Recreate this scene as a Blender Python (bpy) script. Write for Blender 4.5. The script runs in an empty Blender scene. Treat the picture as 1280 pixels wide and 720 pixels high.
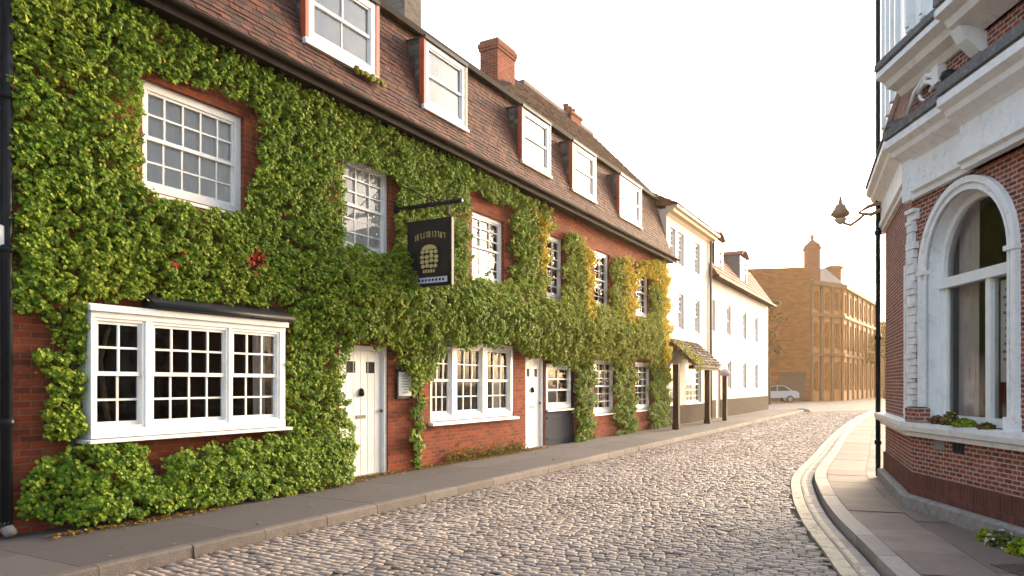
import bpy, math, random
import numpy as np
from mathutils import Matrix, Vector
random.seed(7); rng = np.random.default_rng(11)
SC = bpy.context.scene; COL = SC.collection
F = 900.0; HOR = 480.0; EYE = 1.6

# ------------------------------------------------------------------ objects
def tag(o, label=None, cat=None, group=None, kind=None):
    if label: o['label'] = label
    if cat: o['category'] = cat
    if group: o['group'] = group
    if kind: o['kind'] = kind
    return o

class Frame:
    """plan frame: x along d, y inward, z up"""
    def __init__(s, p, d):
        l = math.hypot(*d); s.p = p; s.d = (d[0]/l, d[1]/l); s.ang = math.atan2(d[1], d[0])
    def w(s, x, y, z=0.0):
        return (s.p[0]+x*s.d[0]-y*s.d[1], s.p[1]+x*s.d[1]+y*s.d[0], z)
    def fx(s, px, y=0.0):                 # photo column -> distance along the wall
        u = (px-640)/F; X, Y, _ = s.w(0, y)
        return (u*Y-X)/(s.d[0]-u*s.d[1])
    def fz(s, px, py, y=0.0):
        X, Y, _ = s.w(s.fx(px, y), y)
        return EYE+(HOR-py)/F*Y

ROW = Frame((-2.25, 12.97), (0.493, 0.870))

class MB:
    def __init__(s): s.v = []; s.f = []; s.t = []; s.sm = []; s.uv = None
    def add(s, vs, fs, tint=None, smooth=False):
        b = len(s.v); s.v += [tuple(v) for v in vs]
        tt = random.random() if tint is None else tint
        for f in fs: s.f.append(tuple(b+i for i in f)); s.t.append(tt); s.sm.append(smooth)
        return s
    def box(s, x0, x1, y0, y1, z0, z1, tint=None):
        if x0 > x1: x0, x1 = x1, x0
        if y0 > y1: y0, y1 = y1, y0
        if z0 > z1: z0, z1 = z1, z0
        return s.add([(x0,y0,z0),(x1,y0,z0),(x1,y1,z0),(x0,y1,z0),(x0,y0,z1),(x1,y0,z1),(x1,y1,z1),(x0,y1,z1)],
            [(0,3,2,1),(4,5,6,7),(0,1,5,4),(1,2,6,5),(2,3,7,6),(3,0,4,7)], tint)
    def quad(s, a, b, c, d, tint=None): return s.add([a,b,c,d], [(0,1,2,3)], tint)
    def extr_x(s, prof, x0, x1, tint=None, m0=None, m1=None):
        """prof: (y,z) outline, extruded along x; m0/m1 shear the ends by y for mitres"""
        n = len(prof)
        a = [(x0+(m0*y if m0 else 0), y, z) for y, z in prof]; b = [(x1+(m1*y if m1 else 0), y, z) for y, z in prof]
        fs = [(i, (i+1) % n, n+(i+1) % n, n+i) for i in range(n)] + [tuple(range(n))[::-1], tuple(range(n, 2*n))]
        return s.add(a+b, fs, tint)
    def extr_y(s, prof, y0, y1, tint=None):
        n = len(prof)
        a = [(x, y0, z) for x, z in prof]; b = [(x, y1, z) for x, z in prof]
        fs = [(i, (i+1) % n, n+(i+1) % n, n+i) for i in range(n)] + [tuple(range(n))[::-1], tuple(range(n, 2*n))]
        return s.add(a+b, fs, tint)
    def tube(s, pts, r, n=8, tint=None):
        rs = r if isinstance(r, (list, tuple)) else [r]*len(pts)
        vs = []; P = [Vector(p) for p in pts]
        for i, p in enumerate(P):
            t = (P[min(i+1, len(P)-1)]-P[max(i-1, 0)]).normalized()
            a = t.cross(Vector((0, 0, 1)) if abs(t.z) < .9 else Vector((1, 0, 0))).normalized(); b = t.cross(a)
            for k in range(n):
                q = 2*math.pi*k/n
                vs.append(tuple(p+(a*math.cos(q)+b*math.sin(q))*rs[i]))
        fs = []
        for i in range(len(P)-1):
            for k in range(n): fs.append((i*n+k, i*n+(k+1) % n, (i+1)*n+(k+1) % n, (i+1)*n+k))
        fs += [tuple(range(n))[::-1], tuple(range((len(P)-1)*n, len(P)*n))]
        return s.add(vs, fs, tint, True)
    def lathe(s, c, prof, n=14, tint=None):
        vs = []
        for r, z in prof:
            for k in range(n):
                q = 2*math.pi*k/n; vs.append((c[0]+r*math.cos(q), c[1]+r*math.sin(q), c[2]+z))
        fs = [(i*n+k, i*n+(k+1) % n, (i+1)*n+(k+1) % n, (i+1)*n+k) for i in range(len(prof)-1) for k in range(n)]
        fs += [tuple(range(n))[::-1], tuple(range((len(prof)-1)*n, len(prof)*n))]
        return s.add(vs, fs, tint, True)
    def build(s, name, mat, parent=None, off=(0, 0, 0), uvoff=(0, 0)):
        me = bpy.data.meshes.new(name)
        V = np.array(s.v, float).reshape(-1, 3)
        me.from_pydata((V-np.array(off)).tolist(), [], s.f)
        at = me.attributes.new('tint', 'FLOAT', 'FACE'); at.data.foreach_set('value', s.t)
        me.polygons.foreach_set('use_smooth', s.sm)
        uv = me.uv_layers.new(name='UVMap')
        for p in me.polygons:
            n = p.normal; a = abs(n.x); b = abs(n.y); c = abs(n.z)
            for li in p.loop_indices:
                v = s.v[me.loops[li].vertex_index]
                if b >= a and b >= c*.45: q = (v[0], v[2])
                elif a >= c: q = (v[1], v[2])
                else: q = (v[0], v[1])
                uv.data[li].uv = (q[0]+uvoff[0], q[1]+uvoff[1])
        me.update()
        o = bpy.data.objects.new(name, me); COL.objects.link(o)
        for m in (mat if isinstance(mat, (list, tuple)) else [mat]): me.materials.append(m)
        if parent: o.parent = parent
        return o

class Thing:
    """an Empty at the base with parts; geometry given in its frame's coordinates"""
    def __init__(s, name, fr, x0, label, cat, group=None, z0=0.0, y0=0.0):
        s.fr = fr; s.off = (x0, y0, z0)
        s.e = bpy.data.objects.new(name, None); COL.objects.link(s.e)
        s.e.location = fr.w(x0, y0, z0); s.e.rotation_euler = (0, 0, fr.ang); s.e.empty_display_size = .2
        tag(s.e, label, cat, group)
    def part(s, name, mb, mat, parent=None, uvoff=(0, 0)):
        return mb.build(name, mat, parent or s.e, s.off, uvoff)

def np_mesh(name, V, faces, mat, attrs=None, smooth=False, parent=None):
    me = bpy.data.meshes.new(name); n = len(faces); k = faces.shape[1]
    me.vertices.add(len(V)); me.vertices.foreach_set('co', V.astype(np.float32).ravel())
    me.loops.add(n*k); me.loops.foreach_set('vertex_index', faces.astype(np.int32).ravel())
    me.polygons.add(n); me.polygons.foreach_set('loop_start', np.arange(0, n*k, k, dtype=np.int32))
    me.polygons.foreach_set('use_smooth', np.full(n, smooth))
    me.update(calc_edges=True)
    for a, val in (attrs or {}).items():
        t = me.attributes.new(a, 'FLOAT', 'FACE'); t.data.foreach_set('value', val.astype(np.float32))
    me.materials.append(mat)
    o = bpy.data.objects.new(name, me); COL.objects.link(o)
    if parent: o.parent = parent
    return o

# ------------------------------------------------------------------ materials
class NT:
    def __init__(s, name):
        s.m = bpy.data.materials.new(name); s.m.use_nodes = True; s.t = s.m.node_tree; s.n = s.t.nodes; s.l = s.t.links
        s.bsdf = s.n['Principled BSDF']; s.out = s.n['Material Output']
    def node(s, typ, **kw):
        n = s.n.new(typ)
        for k, v in kw.items():
            if k in n.inputs: 
                if hasattr(v, 'is_output'): s.l.new(v, n.inputs[k])
                else: n.inputs[k].default_value = v
            else: setattr(n, k, v)
        return n
    def link(s, a, b): s.l.new(a, b)
    def coord(s, kind='Object'):
        return s.node('ShaderNodeTexCoord').outputs[kind]
    def noise(s, vec, scale, detail=4, rough=.6):
        n = s.node('ShaderNodeTexNoise'); n.inputs['Scale'].default_value = scale; n.inputs['Detail'].default_value = detail
        n.inputs['Roughness'].default_value = rough; s.link(vec, n.inputs['Vector']); return n.outputs['Fac']
    def ramp(s, fac, stops):
        r = s.node('ShaderNodeValToRGB'); s.link(fac, r.inputs['Fac']); e = r.color_ramp.elements
        while len(e) > 1: e.remove(e[0])
        e[0].position = stops[0][0]; e[0].color = (*stops[0][1], 1)
        for p, c in stops[1:]:
            q = e.new(p); q.color = (*c, 1)
        return r.outputs['Color']
    def mix(s, fac, a, b, mode='MIX'):
        m = s.node('ShaderNodeMix', data_type='RGBA', blend_type=mode)
        for sock, v in ((m.inputs[0], fac), (m.inputs[6], a), (m.inputs[7], b)):
            if hasattr(v, 'is_output'): s.link(v, sock)
            elif isinstance(v, (int, float)): sock.default_value = v
            else: sock.default_value = (*v, 1)
        return m.outputs[2]
    def math(s, op, a, b=0.0):
        m = s.node('ShaderNodeMath', operation=op)
        for i, v in enumerate((a, b)):
            if hasattr(v, 'is_output'): s.link(v, m.inputs[i])
            else: m.inputs[i].default_value = v
        return m.outputs[0]
    def attr(s, name):
        a = s.node('ShaderNodeAttribute'); a.attribute_name = name; return a.outputs['Fac']
    def bump(s, h, strength=.5, dist=.01):
        b = s.node('ShaderNodeBump'); b.inputs['Strength'].default_value = strength; b.inputs['Distance'].default_value = dist
        s.link(h, b.inputs['Height']); s.link(b.outputs['Normal'], s.bsdf.inputs['Normal'])
    def col(s, c):
        if hasattr(c, 'is_output'): s.link(c, s.bsdf.inputs['Base Color'])
        else: s.bsdf.inputs['Base Color'].default_value = (*c, 1)
    def rough(s, r, spec=.5):
        s.bsdf.inputs['Roughness'].default_value = r; s.bsdf.inputs['Specular IOR Level'].default_value = spec

def paint(name, c, rough=.5, var=.12, scale=3, dirt=None, bump=.15, metal=0):
    T = NT(name); co = T.coord(); n = T.noise(co, scale, 6, .65)
    lo = tuple(x*(1-var) for x in c); hi = tuple(min(1, x*(1+var*.5)) for x in c)
    col = T.ramp(n, [(.3, lo), (.7, hi)])
    if dirt:
        n2 = T.noise(co, scale*2.3, 8, .75)
        f = T.ramp(n2, [(.52, (0, 0, 0)), (.72, (1, 1, 1))])
        col = T.mix(T.math('MULTIPLY', f, .55), col, dirt)
    T.col(col); T.rough(rough); T.bump(T.noise(co, 60, 3), bump, .004); T.bsdf.inputs['Metallic'].default_value = metal
    return T.m

def brick(name, c1, c2, mortar, bw=.225, rh=.075, ms=.009, dark=(.05, .03, .025), stain=.35, bump=.7, offset=.5, pale=None):
    T = NT(name); uv = T.coord('UV')
    wob = T.node('ShaderNodeVectorMath', operation='MULTIPLY_ADD')
    nn = T.node('ShaderNodeTexNoise'); nn.inputs['Scale'].default_value = 3.0; T.link(uv, nn.inputs['Vector'])
    T.link(nn.outputs['Color'], wob.inputs[0]); wob.inputs[1].default_value = (.012, .012, 0); T.link(uv, wob.inputs[2])
    b = T.node('ShaderNodeTexBrick', offset=offset)
    b.inputs['Scale'].default_value = 1; b.inputs['Brick Width'].default_value = bw; b.inputs['Row Height'].default_value = rh
    b.inputs['Mortar Size'].default_value = ms; b.inputs['Mortar Smooth'].default_value = .35; b.inputs['Bias'].default_value = 0
    b.inputs['Color1'].default_value = (*c1, 1); b.inputs['Color2'].default_value = (*c2, 1); b.inputs['Mortar'].default_value = (*mortar, 1)
    T.link(wob.outputs[0], b.inputs['Vector'])
    n1 = T.noise(uv, 9, 6, .7); n2 = T.noise(uv, .9, 5, .65); n3 = T.noise(uv, 45, 3, .6)
    col = T.mix(T.math('MULTIPLY', T.ramp(n1, [(.45, (0, 0, 0)), (.75, (1, 1, 1))]), .5), b.outputs['Color'], dark)
    col = T.mix(T.math('MULTIPLY', T.ramp(n2, [(.45, (0, 0, 0)), (.7, (1, 1, 1))]), stain), col, dark)
    if pale: col = T.mix(T.math('MULTIPLY', T.ramp(n1, [(.25, (1, 1, 1)), (.42, (0, 0, 0))]), .6), col, pale)
    T.col(col); T.rough(.9, .12)
    h = T.math('ADD', T.math('MULTIPLY', b.outputs['Fac'], -1.0), T.math('MULTIPLY', n3, .5))
    T.bump(h, bump, .012)
    return T.m

def tinted(name, stops, rough=.8, nscale=8, namt=.35, bump=.5, dist=.006, coords='Object', spec=.4, moss=None, dark=(.03, .025, .02)):
    """colour drawn per element (tile, sett, slab) from its own random value, broken up by noise"""
    T = NT(name); co = T.coord(coords); a = T.attr('tint')
    c = T.ramp(a, stops); n = T.noise(co, nscale, 6, .7)
    c = T.mix(T.math('MULTIPLY', T.ramp(n, [(.42, (0, 0, 0)), (.75, (1, 1, 1))]), namt), c, dark)
    if moss:
        n2 = T.noise(co, 1.3, 6, .7); c = T.mix(T.math('MULTIPLY', T.ramp(n2, [(.52, (0, 0, 0)), (.68, (1, 1, 1))]), .6), c, moss)
    T.col(c); T.rough(rough, spec); T.bump(T.noise(co, nscale*6, 4, .7), bump, dist)
    return T.m

def leafmat(name, greens, gold, red=(.50, .05, .03)):
    T = NT(name); a = T.attr('tint'); g = T.attr('gold'); r = T.attr('red')
    c = T.ramp(a, greens); c = T.mix(g, c, T.ramp(a, gold)); c = T.mix(r, c, red)
    co = T.coord(); n = T.noise(co, 30, 3); c = T.mix(T.math('MULTIPLY', n, .25), c, (.02, .05, .01))
    T.col(c); T.rough(.62, .22)
    tr = T.node('ShaderNodeBsdfTranslucent'); T.link(c, tr.inputs['Color'])
    mx = T.node('ShaderNodeMixShader'); mx.inputs[0].default_value = .30
    T.link(T.bsdf.outputs[0], mx.inputs[1]); T.link(tr.outputs[0], mx.inputs[2]); T.link(mx.outputs[0], T.out.inputs['Surface'])
    return T.m

def glassmat(name, tint=.85, amt=1.0, wav=.0006):
    T = NT(name)
    tr = T.node('ShaderNodeBsdfTransparent'); tr.inputs[0].default_value = (tint, tint, tint*.98, 1)
    gl = T.node('ShaderNodeBsdfGlossy'); gl.inputs['Roughness'].default_value = .02
    fr = T.node('ShaderNodeFresnel'); fr.inputs['IOR'].default_value = 1.5
    bp = T.node('ShaderNodeBump'); bp.inputs['Distance'].default_value = .02; bp.inputs['Strength'].default_value = .35
    T.link(T.noise(T.coord(), 2.6, 1), bp.inputs['Height']); T.link(bp.outputs[0], gl.inputs['Normal']); 
    mx = T.node('ShaderNodeMixShader'); T.link(T.math('MULTIPLY', fr.outputs[0], amt), mx.inputs[0])
    T.link(tr.outputs[0], mx.inputs[1]); T.link(gl.outputs[0], mx.inputs[2]); T.link(mx.outputs[0], T.out.inputs['Surface'])
    return T.m

M = {}
M['brick'] = brick('red_brick', (.33, .066, .026), (.19, .038, .02), (.19, .12, .08), stain=.4)
M['brick_plum'] = brick('plum_brick', (.38, .09, .055), (.17, .046, .036), (.46, .38, .32), bw=.135, rh=.052, ms=.0095, stain=.15, pale=(.56, .42, .37))
M['brick_soldier'] = brick('dark_soldier_brick', (.20, .07, .05), (.12, .045, .035), (.14, .10, .08), bw=.06, rh=.26, ms=.006, offset=0)
M['brick_chimney'] = brick('orange_brick', (.34, .095, .045), (.22, .06, .035), (.27, .19, .14), stain=.2)
M['brick_grey'] = brick('grey_brick', (.20, .17, .14), (.14, .12, .10), (.22, .2, .18))
M['brick_far'] = brick('tawny_brick', (.34, .105, .03), (.16, .05, .016), (.26, .11, .045), bw=.5, rh=.16, ms=.02, dark=(.13, .06, .025), stain=.45)
M['plinth_brick'] = brick('brown_plinth', (.04, .02, .014), (.03, .016, .012), (.04, .03, .022))
M['tile'] = tinted('clay_tile', [(0, (.04, .019, .015)), (.35, (.080, .027, .018)), (.75, (.120, .037, .021)), (.92, (.165, .055, .032)), (1, (.045, .03, .026))], .85, 7, .5, moss=None)
M['tile_hung'] = tinted('hung_tile', [(0, (.15, .05, .035)), (.5, (.22, .07, .045)), (1, (.27, .095, .06))], .8, 5, .3)
M['slate'] = tinted('dark_slate', [(0, (.035, .035, .036)), (.6, (.085, .083, .08)), (1, (.17, .165, .155))], .6, 5, .3)
M['pantile'] = tinted('grey_pantile', [(0, (.09, .06, .05)), (.5, (.15, .10, .085)), (1, (.22, .16, .14))], .8, 5, .3)
M['thatch'] = tinted('porch_tile', [(0, (.07, .045, .035)), (.5, (.16, .12, .095)), (1, (.34, .29, .25))], .85, 9, .5)
M['white'] = paint('white_gloss', (.80, .79, .77), .4, .07, 2.5, dirt=(.55, .52, .47))
M['door_white'] = paint('white_door_paint', (.74, .71, .70), .4, .05, 2)
M['white_worn'] = paint('white_worn_paint', (.80, .79, .78), .6, .08, 4, dirt=(.38, .34, .31), bump=.4)
M['cornice_top'] = paint('weathered_lead', (.13, .12, .115), .8, .4, 9, dirt=(.5, .48, .45))
M['render'] = paint('white_render', (.56, .50, .43), .8, .07, .8, dirt=(.62, .55, .48))
M['render2'] = paint('pink_white_render', (.54, .45, .40), .8, .06, .6, dirt=(.66, .57, .52))
M['cream'] = paint('cream_trim', (.62, .48, .30), .6, .15, 3)
M['redtrim'] = paint('red_timber', (.46, .075, .03), .5, .2, 4)
M['black'] = paint('black_paint', (.016, .018, .022), .35, .3, 4)
M['navy'] = paint('dark_blue_paint', (.016, .026, .045), .8, .2, 3)
M['leadroof'] = paint('dark_lead', (.035, .036, .04), .5, .3, 4)
M['timber'] = paint('dark_timber', (.035, .016, .011), .7, .3, 4)
M['soffit'] = paint('dark_soffit', (.018, .012, .010), .8, .3, 4)
for k_ in ('navy', 'black', 'soffit', 'leadroof', 'timber'): M[k_].node_tree.nodes['Principled BSDF'].inputs['Specular IOR Level'].default_value = .12
M['gold'] = paint('gold_leaf', (.55, .42, .17), .45, .15, 20)
M['signstrip'] = paint('pale_lilac', (.52, .50, .62), .5, .1, 8)
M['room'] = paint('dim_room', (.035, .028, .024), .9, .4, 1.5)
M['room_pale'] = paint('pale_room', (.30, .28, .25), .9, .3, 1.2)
M['net'] = paint('net_curtain', (.90, .89, .89), .9, .06, 5)
M['drape'] = paint('drape', (.70, .63, .60), .9, .15, 5)
M['paper'] = paint('paper', (.72, .71, .69), .7, .05, 4)
M['ink'] = paint('ink', (.22, .21, .21), .7, .1, 4)
M['moss'] = paint('moss', (.22, .21, .02), .9, .5, 12)
M['stone'] = paint('grey_stone', (.29, .26, .23), .85, .35, 9, dirt=(.08, .07, .06), bump=1.0)
M['asphalt'] = paint('asphalt', (.16, .14, .13), .85, .2, 1.2, bump=.6)
M['glass'] = glassmat('old_glass', .85, .75)
M['glass_up'] = glassmat('bright_glass', .95, 1.3)
M['bark'] = paint('bark', (.09, .065, .045), .9, .4, 12, bump=1)
M['iron'] = paint('wrought_iron', (.10, .07, .05), .5, .3, 8)
M['lampgilt'] = paint('tarnished_gilt', (.40, .23, .12), .5, .3, 8)
M['kerbstone'] = paint('pale_kerbstone', (.36, .28, .24), .8, .3, 6)
M['flower'] = paint('petal', (.55, .46, .50), .7, .2, 20)
M['petal_orange'] = paint('orange_petal', (.6, .2, .04), .7, .2, 20)
M['farstone'] = paint('golden_stone', (.42, .155, .04), .8, .3, .6, dirt=(.15, .06, .02))
M['farcourse'] = paint('brown_stone', (.15, .06, .024), .8, .3, .6)
M['glassdark'] = paint('far_dark_glass', (.16, .08, .035), .2, .5, .4)
M['fardark'] = paint('brown_door', (.09, .05, .03), .8, .3, 1)
M['fargrey'] = paint('grey_leadwork', (.24, .22, .21), .8, .2, .8)
M['carpaint'] = paint('silver_blue_paint', (.42, .46, .52), .25, .03, 2, metal=.4)
M['tyre'] = paint('tyre', (.02, .02, .02), .8)
GREENS = [(0, (.045, .11, .008)), (.35, (.13, .235, .014)), (.7, (.235, .345, .02)), (1, (.40, .48, .035))]
GOLD = [(0, (.62, .56, .02)), (.5, (.85, .62, .02)), (1, (.85, .42, .015))]  # yellow ramp, brightened to stand in for backlit ivy
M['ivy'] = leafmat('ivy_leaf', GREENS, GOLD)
M['ivy_stem'] = M['bark']
M['shrub'] = leafmat('shrub_leaf', [(0, (.05, .08, .015)), (1, (.16, .20, .04))], [(0, (.3, .2, .03)), (1, (.45, .3, .05))])
M['amber'] = leafmat('backlit_leaf', [(0, (.16, .10, .02)), (1, (.34, .22, .05))], GOLD)  # sun glowing through the far foliage, put into the leaf colour
M['copper'] = leafmat('copper_leaf', [(0, (.07, .025, .02)), (1, (.16, .06, .035))], GOLD)
M['litter'] = leafmat('litter_leaf', [(0, (.16, .05, .02)), (.6, (.26, .12, .03)), (1, (.3, .25, .06))], GOLD)

# setts, kerb, slabs
M['sett'] = tinted('granite_sett', [(0, (.12, .092, .076)), (.3, (.25, .19, .155)), (.7, (.35, .275, .225)), (.93, (.46, .37, .30)), (1, (.19, .165, .15))], .68, 14, .28, bump=.7, dist=.006, dark=(.10, .075, .062), spec=.5)
M['kerb'] = tinted('granite_kerb', [(0, (.26, .21, .18)), (1, (.38, .32, .28))], .7, 12, .35, dark=(.13, .10, .08))
M['kerb_dark'] = tinted('brown_granite_kerb', [(0, (.13, .105, .09)), (1, (.20, .165, .145))], .8, 9, .5, dark=(.05, .04, .03), bump=1.0, dist=.012)
M['slab'] = tinted('sandstone_slab', [(0, (.16, .112, .088)), (.5, (.215, .155, .122)), (1, (.28, .205, .16))], .8, 2.6, .6, bump=.4, dark=(.12, .09, .075))
M['flag'] = tinted('dark_flag', [(0, (.070, .061, .062)), (.5, (.088, .077, .078)), (1, (.108, .096, .096))], .85, 2.0, .5, bump=.5, dark=(.09, .08, .08))
M['joint'] = paint('joint_earth', (.055, .042, .034), .95, .3, 8)
T = NT('worn_cream_line'); co = T.coord(); n = T.noise(co, 5, 8, .8)
T.col(T.ramp(n, [(.38, (.22, .17, .13)), (.5, (.50, .40, .27)), (.8, (.62, .52, .37))])); T.rough(.7); T.bump(T.noise(co, 60), .6, .004); M['line'] = T.m

# ------------------------------------------------------------------ generic parts
def panel_with_holes(x0, x1, z0, z1, holes, f=None, depth=.25, mb=None):
    """wall sheet in the (x,z) plane with rectangular openings and their reveals; f maps (x,z,inset)->(x,y,z)"""
    mb = mb or MB(); f = f or (lambda x, z, d: (x, d, z))
    xs = sorted({x0, x1, *[min(max(h[i], x0), x1) for h in holes for i in (0, 1)]})
    zs = sorted({z0, z1, *[min(max(h[i], z0), z1) for h in holes for i in (2, 3)]})
    for a, b in zip(xs, xs[1:]):
        for c, d in zip(zs, zs[1:]):
            mx, mz = (a+b)/2, (c+d)/2
            if any(h[0] < mx < h[1] and h[2] < mz < h[3] for h in holes): continue
            mb.quad(f(a, c, 0), f(b, c, 0), f(b, d, 0), f(a, d, 0), .5)
    for a, b, c, d in holes:
        mb.quad(f(a, c, 0), f(a, d, 0), f(a, d, depth), f(a, c, depth), .5); mb.quad(f(b, c, 0), f(b, c, depth), f(b, d, depth), f(b, d, 0), .5)
        mb.quad(f(a, c, 0), f(a, c, depth), f(b, c, depth), f(b, c, 0), .5); mb.quad(f(a, d, 0), f(b, d, 0), f(b, d, depth), f(a, d, depth), .5)
    return mb

def room_mb(x0, x1, y, z0, z1, depth=.9):
    m = MB(); a, b = y, y+depth
    m.quad((x0, b, z0), (x1, b, z0), (x1, b, z1), (x0, b, z1)); m.quad((x0, a, z0), (x0, b, z0), (x0, b, z1), (x0, a, z1))
    m.quad((x1, b, z0), (x1, a, z0), (x1, a, z1), (x1, b, z1)); m.quad((x0, a, z0), (x1, a, z0), (x1, b, z0), (x0, b, z0)); m.quad((x0, a, z1), (x0, b, z1), (x1, b, z1), (x1, a, z1))
    return m

def curtain_mb(x0, x1, y, z0, z1, wave=.09, amp=.018):
    n = max(4, int((x1-x0)/wave*4)); m = MB(); vs = []
    ph = random.random()*6
    for i in range(n+1):
        x = x0+(x1-x0)*i/n; d = y+amp*math.sin(ph+x/wave*2*math.pi)+amp*.5*math.sin(x*31)
        vs += [(x, d, z0), (x, d*1.0+.01, z1)]
    m.add(vs, [(2*i, 2*i+2, 2*i+3, 2*i+1) for i in range(n)], None, True)
    return m

def sash(T, parent, x0, x1, z0, z1, y, cols=4, rt=3, rb=3, fw=.07, bar=.024, name='window', curtain='net', glass='glass_up', sill=True, mat='white', split=.5, sillp=.09, room='room', depth=.7):
    m = MB()
    m.box(x0, x0+fw, y, y+.09, z0, z1); m.box(x1-fw, x1, y, y+.09, z0, z1)
    m.box(x0+fw, x1-fw, y+.003, y+.09, z1-fw, z1); m.box(x0+fw, x1-fw, y+.003, y+.09, z0, z0+fw)
    a, b, c, d = x0+fw, x1-fw, z0+fw, z1-fw; zm = c+(d-c)*split
    r = .035
    m.box(a, b, y+.018, y+.06, zm-r*.7, zm+r*.7)                       # meeting rail
    for (za, zb, rows, yy) in ((zm, d, rt, y+.022), (c, zm, rb, y+.045)):
        m.box(a, a+r, yy, yy+.03, za, zb); m.box(b-r, b, yy, yy+.03, za, zb)
        m.box(a+r, b-r, yy+.002, yy+.03, zb-r, zb-.001) if zb == d else m.box(a+r, b-r, yy+.002, yy+.03, za+.001, za+r*1.4)
        for i in range(1, cols):
            x = a+(b-a)*i/cols; m.box(x-bar/2, x+bar/2, yy+.004, yy+.028, za+.002, zb-.002)
        for i in range(1, rows):
            z = za+(zb-za)*i/rows; m.box(a+.002, b-.002, yy+.006, yy+.026, z-bar/2, z+bar/2)
    w = T.part(name, m, M[mat], parent)
    p = MB(); p.quad((a, y+.06, c), (b, y+.06, c), (b, y+.06, d), (a, y+.06, d)); T.part('pane', p, M[glass], w)
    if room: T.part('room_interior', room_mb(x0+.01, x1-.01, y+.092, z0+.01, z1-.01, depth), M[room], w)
    if curtain == 'net': T.part('curtain', curtain_mb(a, b, y+.072, c, d, amp=.006), M['net'], w)
    if curtain == 'drape':
        g = (b-a)*.24; m2 = curtain_mb(a, a+g, y+.16, c, d); m3 = curtain_mb(b-g, b, y+.16, c, d)
        T.part('curtain', m2, M['drape'], w); T.part('curtain', m3, M['drape'], w)
    if sill:
        s = MB(); s.extr_x([(y-sillp, z0-.06), (y+.05, z0-.06), (y+.05, z0-.001), (y-sillp, z0-.02)], x0-.05, x1+.05); T.part('sill', s, M[mat], w)
    return w

def tile_courses(mb, x0, x1, prof, tw=.17, ch=.105, holes=(), th=.008, jit=.009, cut=None):
    """rows of overlapping plain tiles up a (y,z) profile"""
    seg = []; L = 0
    for (a, b) in zip(prof, prof[1:]):
        l = math.hypot(b[0]-a[0], b[1]-a[1]); seg.append((L, l, a, b)); L += l
    def at(s):
        for (s0, l, a, b) in seg:
            if s <= s0+l+1e-6 or (s0, l, a, b) == seg[-1]:
                k = (s-s0)/l; t = ((b[0]-a[0])/l, (b[1]-a[1])/l); return (a[0]+(b[0]-a[0])*k, a[1]+(b[1]-a[1])*k), t
    s = 0; row = 0
    while s < L-.02:
        (py, pz), t = at(s+.001); n = (-t[1], t[0]) if -t[1] < 0 else (t[1], -t[0])
        x = x0-(tw/2 if row % 2 else 0)
        while x < x1:
            a, b = max(x, x0), min(x+tw-.007, x1); cx, cz = (a+b)/2, pz+.03
            if b-a > .02 and not (cut and cut(a, pz)) and not any(h[0] < cx < h[1] and h[2] < cz < h[3] for h in holes):
                j = random.uniform(-jit, jit); lift = .004+th+random.uniform(0, jit*1.5); e = ch*1.2
                q0 = (py+n[0]*lift-t[0]*j, pz+n[1]*lift-t[1]*j); q1 = (py+t[0]*e+n[0]*.006, pz+t[1]*e+n[1]*.006)
                r0 = (q0[0]-n[0]*th*1.6, q0[1]-n[1]*th*1.6)
                mb.add([(a, *q0), (b, *q0), (b, *q1), (a, *q1), (a, *r0), (b, *r0)], [(0, 1, 2, 3), (4, 5, 1, 0), (4, 0, 3), (1, 5, 2)])
            x += tw
        s += ch; row += 1
    return mb

def slope_f(prof):
    def f(x, z, d):
        for a, b in zip(prof, prof[1:]):
            if z <= b[1] or b == prof[-1]:
                k = (z-a[1])/(b[1]-a[1]); return (x, a[0]+(b[0]-a[0])*k+d, z)
    return f

# ------------------------------------------------------------------ leaves
def make_leaves(name, pos, nrm, down, size, mat, gold, red=None, parent=None, origin=(0, 0, 0)):
    """many folded five-point leaves; pos,nrm,down (N,3), size (N,)"""
    N = len(pos)
    nrm = nrm/np.linalg.norm(nrm, axis=1, keepdims=True)
    side = np.cross(down, nrm); side /= np.linalg.norm(side, axis=1, keepdims=True)+1e-9
    tip = np.cross(nrm, side)
    #          side, along tip, lift
    sh = np.array([(0, -.42, 0), (.36, -.40, .06), (.56, .02, .10), (.20, .22, .04), (0, .62, -.04), (-.20, .22, .04), (-.56, .02, .10), (-.36, -.40, .06)])
    V = pos[:, None, :]+size[:, None, None]*(sh[None, :, 0, None]*side[:, None, :]+sh[None, :, 1, None]*tip[:, None, :]+sh[None, :, 2, None]*nrm[:, None, :])
    V = V.reshape(-1, 3)-np.array(origin)
    base = (np.arange(N)*8)[:, None]
    fc = np.stack([base+np.array([0, 1, 2, 3]), base+np.array([0, 3, 4, 5]), base+np.array([0, 5, 6, 7])], 1).reshape(-1, 4)
    r3 = lambda a: np.repeat(a, 3)
    return np_mesh(name, V, fc, mat, {'tint': r3(rng.random(N)), 'gold': r3(gold), 'red': r3(red if red is not None else np.zeros(N))}, False, parent)

def inside(poly, x, y):
    r = np.zeros(len(x), bool); n = len(poly)
    for i in range(n):
        (x1, y1), (x2, y2) = poly[i], poly[(i+1) % n]
        if y1 == y2: continue
        c = ((y1 > y) != (y2 > y)) & (x < (x2-x1)*(y-y1)/(y2-y1)+x1); r ^= c
    return r
def sn(t, z, k=1.0, ph=0.0):
    return (np.sin(3.1*k*t+1.7*np.sin(2.3*k*z+ph)+ph)+np.sin(4.3*k*z+1.3*np.sin(1.9*k*t)+2*ph)+np.sin(7.7*k*(t+z)+ph))/3

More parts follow.
